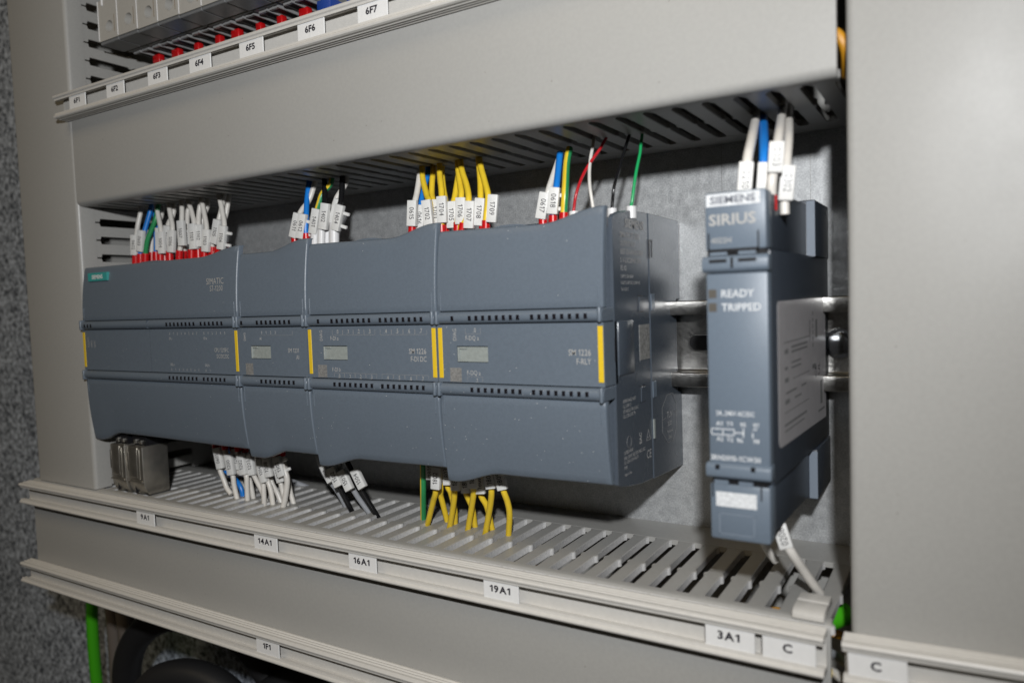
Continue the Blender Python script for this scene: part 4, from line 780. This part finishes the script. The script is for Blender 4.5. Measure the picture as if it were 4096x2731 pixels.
('yellow',[[254.1, -50.0, -49.3], [256.6, -49.6, -58.0], [257.1, -47.4, -63.5], [256.4, -45.0, -69.5], [252.8, -40.7, -80.2]],1.3,None,1.75,6.5,[[255.1, -52.4, -48.7], [257.5, -52.4, -57.5]],'1809',4.2,False,'tenth wire in the yellow bunch below the open-sided end module, yellow, tag 1809','wires below the module with the open side'),
('white',[[362.4, -76.0, 47.6], [363.1, -76.0, 57.8], [362.1, -66.2, 65.9], [358.0, -42.1, 77.9], [355.7, -29.1, 84.5]],1.5,'red',1.75,6.5,[[363.2, -78.4, 57.7], [362.2, -78.4, 47.3]],'0210',4.2,False,'white wire standing alone over the name label of the slim relay, tag 0210','wires at the slim relay'),
('blue',[[366.6, -72.0, 47.6], [367.1, -72.0, 58.4], [364.7, -61.2, 66.4], [360.2, -41.0, 76.5], [356.5, -24.4, 84.8]],1.5,'red',1.75,6.5,[[367.2, -74.4, 57.6], [366.3, -74.4, 47.4]],'',3.2,False,'blue wire on top of the slim relay','wires at the slim relay'),
('white',[[369.8, -76.0, 46.9], [370.3, -76.0, 53.6], [370.3, -66.6, 65.7], [366.1, -39.7, 79.2], [364.7, -29.9, 84.0]],1.5,'red',1.75,3,[[371.9, -78.4, 62.4], [371.2, -78.4, 53.6]],'0303',4.2,False,'white wire with a red ferrule and raised tag 0303 on the slim relay','wires at the slim relay'),
('white',[[372.6, -71.0, 46.0], [373.2, -71.0, 56.3], [371.8, -59.7, 66.7], [367.9, -38.2, 77.4], [365.6, -26.7, 83.1]],1.4,None,1.75,6.5,[[374.0, -73.4, 56.0], [373.0, -73.4, 45.9]],'0302',4.2,False,'white wire with the deepest, lowest tag 0302 on top of the slim relay','wires at the slim relay'),
('white',[[367.0, -66.0, -52.5], [368.9, -66.0, -55.9], [372.1, -66.0, -61.5], [374.6, -60.8, -68.5], [378.2, -53.0, -78.2]],1.5,None,1.75,6.5,[[368.7, -68.4, -52.8], [371.0, -68.4, -60.1]],'0206',4.2,False,'grey-white wire with tag 0206 below the slim relay','wires at the slim relay'),
('white',[[360.5, -56.0, -60.1], [362.1, -52.3, -66.6], [363.7, -48.8, -71.0]],1.4,None,1.75,6.5,None,'',4.2,False,'short white wire end hidden below the slim relay','wires at the slim relay')]

FUSEW = [(22.6, 163.2, True, 'white', 'pair of white wires with a wide red ferrule behind the 6F3 label'),
    (40.0, 162.9, True, 'blue', 'blue wires with a wide red ferrule between the 6F3 and 6F4 labels', True),
    (58.8, 162.4, False, 'white', 'white wire with a narrow red ferrule and tag behind the 6F4 label', True),
    (76.7, 162.7, False, 'white', 'white wire with a narrow red ferrule and tag just past the 6F4 label', True),
    (90.8, 162.8, True, 'white', 'pair of white wires with a wide red ferrule before the 6F5 label'),
    (108.9, 162.2, False, 'blue', 'blue wire with a narrow red ferrule behind the 6F5 label', True),
    (124.6, 162.4, False, 'white', 'white wire with a narrow red ferrule and tag past the 6F5 label', True),
    (141.4, 162.3, True, 'blue', 'pair of blue wires with a wide red ferrule before the 6F6 label')]
BLUEB = [(158.4, 157), (177.5, 157)]
WM = {'yellowgreen': ('wire_yellow', 'wire_green'), 'yellowgreen2': ('wire_yellow', 'wire_green')}
def make_wire(c, p, r, fer, fr, fl, tg, txt, w, fin, label, group):
    pts = [Vector(q) for q in p]
    top = pts[0].z > 0 or pts[-1].z > 0
    def ext(a, b, z):                         # carry the end on until it is well inside the duct
        d = b - a
        if abs(d.z) < 1e-3: return b
        return b + d * ((z - b.z) / d.z) if abs(z) > abs(b.z) and d.z * z > 0 else b
    e = ext(pts[-2], pts[-1], (90 if top else -90))
    if (e - pts[-1]).length < 14 and (e - pts[-1]).length > .5: pts.append(e)
    start = pts[0] + Vector((0, 0, -4 if top else 4))
    path = smooth_path([start] + pts, 6)
    base = path[0]
    two = WM.get(c)
    ed = Vector((.85, .52, 0))
    mats = (lambda d: 1 if d.normalized().dot(ed) > (.15 if c == 'yellowgreen' else -.6) else 0) if two else None
    o = build('wire', MB().tube(path, r, 12, mats), list(two) if two else 'wire_' + c, base=base)
    tag(o, label, 'wire', group)
    if fer:
        a = start; b = pts[0] + (pts[1] - pts[0]).normalized() * max(.4, fl - 4.5)
        n = (b - a).normalized()
        build('ferrule', MB().tube([a, a + (b - a) * .5, b - n * .5, b], fr, 14), 'ferrule_' + fer, o)
    if tg:
        T, B = Vector(tg[0]), Vector(tg[1])
        ax = (T - B); L = ax.length; ax.normalize()
        L = min(L, 13.5)
        B = T - ax * L if top else B
        c0 = (B + ax * L / 2) if top else (B + ax * L / 2)
        nrm = Vector((.22, -1, .02)); nrm = (nrm - ax * nrm.dot(ax)).normalized()
        wd = ax.cross(nrm).normalized()
        if wd.x < 0: wd = -wd
        mk = build('marker_tag', MB().obox(c0 + Vector((0, 1.3, 0)), wd * w / 2, ax * L / 2, nrm * 1.3), 'tag_white', o, bevel=.3)
        if txt:
            f = c0 + Vector((0, 1.3, 0)) + nrm * 1.36
            cap = min(2.15, w * .52)
            if top: it = (txt, f - wd * cap * .38, -ax, wd, cap, .88, 'C', .0)
            else: it = (txt, f + wd * cap * .5, ax, -wd, cap, .88, 'C', .0)
            build('lettering', text_mb([it]), 'ink', mk)
        if fin:
            for q in (-.28, .22):
                build('clip_prong', MB().obox(c0 + Vector((0, 2.2, 0)) + wd * (w / 2 + 1.2) + ax * L * q, wd * 1.5, ax * .75, nrm * .7), 'tag_white', mk, bevel=.2, seg=1)
    return o
for wdef in WIRES: make_wire(*wdef)

# wires rising into the fuse holders
def fuse_wire(x, z, wide, col, label, under=None):
    y = -34
    base = Vector((x, y, 134))
    mb = MB()
    xs = (-1.7, 1.7) if wide else (0,)
    mb.tube([(x + xs[0], y, 134), (x + xs[0], y, z)], 1.6, 10)
    o = build('wire', mb, 'wire_' + col, base=base)
    tag(o, label, 'wire', 'wires rising to the fuse holders')
    if wide: build('second_strand', MB().tube([(x + 1.7, y, 134), (x + 1.7, y, z)], 1.6, 10), 'wire_' + col, o)
    h = 3.2 if wide else 2.1
    build('ferrule', MB().box(x - h, x + h, y - 2, y + 2, z - 1.6, z + 3.7), 'ferrule_red', o, bevel=1.0, seg=3)
    if under: build('marker_tag', MB().box(x - 4.6, x + .6, y - 3, y - 1.4, z - 12, z - 3), 'tag_white', o, bevel=.3)
FW = FUSEW
for q in FW: fuse_wire(*q)
for k, (x, z) in enumerate(BLUEB):
    o = build('wire_plug', MB().box(x - 4.6, x + 4.6, -39, -30, z - 18, z + 8).box(x - 3.4, x + 3.4, -37.5, -31.5, z + 8, z + 10), 'fuse_blue', base=(x, -34, z - 18), bevel=.8)
    tag(o, ['dark blue wire plug standing behind the 6F6 and 6F7 labels', 'dark blue wire plug at the top edge of the picture behind the 6F7 label'][k], 'plug', 'dark blue wire plugs')

# ------------------------------------------------------------------ things round the lower duct
o = build('duct_clip', MB().prism([(-73.2, -79.4), (-73.2, -77.4), (-71.5, -76.6), (-65.6, -76.4), (-65, -77.0), (-64.4, -76.4), (-58, -76.6), (-57, -77.6), (-57, -79.4)], 'X', 373.4, 382.6), 'rail_plastic', base=(378, -65, -79.4), bevel=.4)
tag(o, 'small pale plastic clip on the open end of the lower duct', 'clip')
o = build('network_cable', MB().tube(smooth_path([(345, -66, -116), (362, -64, -100), (374, -54, -91), (384.5, -40, -88.6)], 6), 3.5, 16), 'cable_green', base=(357, -40, -95))
lettering([('10', (381.4, -43.4, -89.6), FX, UZ, 2.6, .9, 'C', 0)], 'ink', o)
tag(o, 'green network cable end poking out of the lower duct', 'cable')
def cable(name, label, path, r, m, cat='cable', group=None, sub=8, seg=14):
    P = smooth_path(path, sub)
    o = build(name, MB().tube(P, r, seg), m, base=P[0])
    return tag(o, label, cat, group)
inner = [([(300, -30, -97), (330, -34, -99), (360, -26, -98), (380, -38, -97)], 'wire_orange', 'orange wire inside the lower duct just under the slots'),
         ([(290, -52, -101), (320, -58, -102), (350, -60, -101), (382, -55, -103)], 'wire_yellow', 'yellow wire inside the lower duct near its lid'),
         ([(250, -20, -100), (300, -24, -104), (350, -18, -103), (383, -24, -104)], 'wire_orange', 'orange wire deep inside the lower duct')]
for p, m, l in inner: cable('wire', l, p, 1.5, m, 'wire', 'loose wires inside the lower duct', 6, 10)
gap = [([(380, -66, 96), (386.5, -67, 93), (388.9, -66, 88), (388.6, -60, 82)], 'wire_orange', 'orange wire in the gap at the end of the upper duct'),
       ([(378, -50, -112), (385, -56, -110), (388.6, -58, -114), (389, -50, -124)], 'wire_orange', 'orange wire in the gap at the end of the lower duct'),
       ([(376, -44, -100), (384, -52, -99), (388.4, -54, -101), (389, -46, -108)], 'wire_grey', 'grey wire at the end of the lower duct, below the green cable'),
       ([(376, -44, -105), (384, -54, -104), (388.4, -57, -106), (389, -46, -113)], 'wire_white', 'white wire at the end of the lower duct, below the grey wire')]
for p, m, l in gap: cable('wire', l, p, 1.5, m, 'wire', 'wires crossing between the ducts', 6, 10)
cable('wire', 'grey wire lying over the slotted duct beside the dark plug side', [(34, -20, -82), (52, -24, -77), (72, -28, -73.5), (92, -20, -76), (110, -10, -84)], 1.6, 'wire_grey', 'wire')
cable('wire', 'white wire end lying under the bent grey wire', [(60, -26, -82), (70, -30, -77.5), (78, -34, -79.5), (84, -36, -86)], 1.6, 'wire_white', 'wire')
cable('wire', 'short blue wire end behind the dark plug side', [(42, -18, -60), (44, -16, -68), (46, -14, -82)], 1.5, 'wire_blue', 'wire')
cable('network_cable', 'bright green cable hanging below the lowest rail', [(-122, -8, -120), (-123, -10, -160), (-125, -12, -185), (-128, -12, -215), (-130, -10, -260), (-128, -8, -310)], 4.0, 'cable_green')
cable('cable', 'brown-grey cable hanging below the lowest rail next to the green one', [(-104, -10, -130), (-104, -10, -180), (-106, -8, -215), (-110, -6, -300)], 5.2, 'cable_grey', group='grey cables below the lowest rail')
cable('cable', 'thicker brown-grey cable hanging below the lowest rail beside the hoses', [(-88, -12, -130), (-89, -10, -180), (-90, -8, -230), (-94, -6, -300)], 6.0, 'cable_grey', group='grey cables below the lowest rail')
def hose(label, c, R, r, a0, a1, y):
    P = [Vector((c[0] + R * math.cos(a), y + 6 * math.sin(2 * a), c[1] + R * math.sin(a))) for a in [a0 + (a1 - a0) * k / 70 for k in range(71)]]
    return tag(build('cable_hose', MB().tube(P, r, 14), 'hose', base=P[0]), label, 'hose', 'black hoses below the lowest rail')
hose('black hose in a wide arch below the lowest rail', (10, -248), 78, 9, -.3, math.pi + .3, -22)
hose('black hose in a small arch inside the wide arch', (22, -248), 50, 9, -.3, math.pi + .3, -36)
hose('black hose arching out of the picture under the 1F1 label', (130, -262), 80, 9, -.3, math.pi + .3, -20)
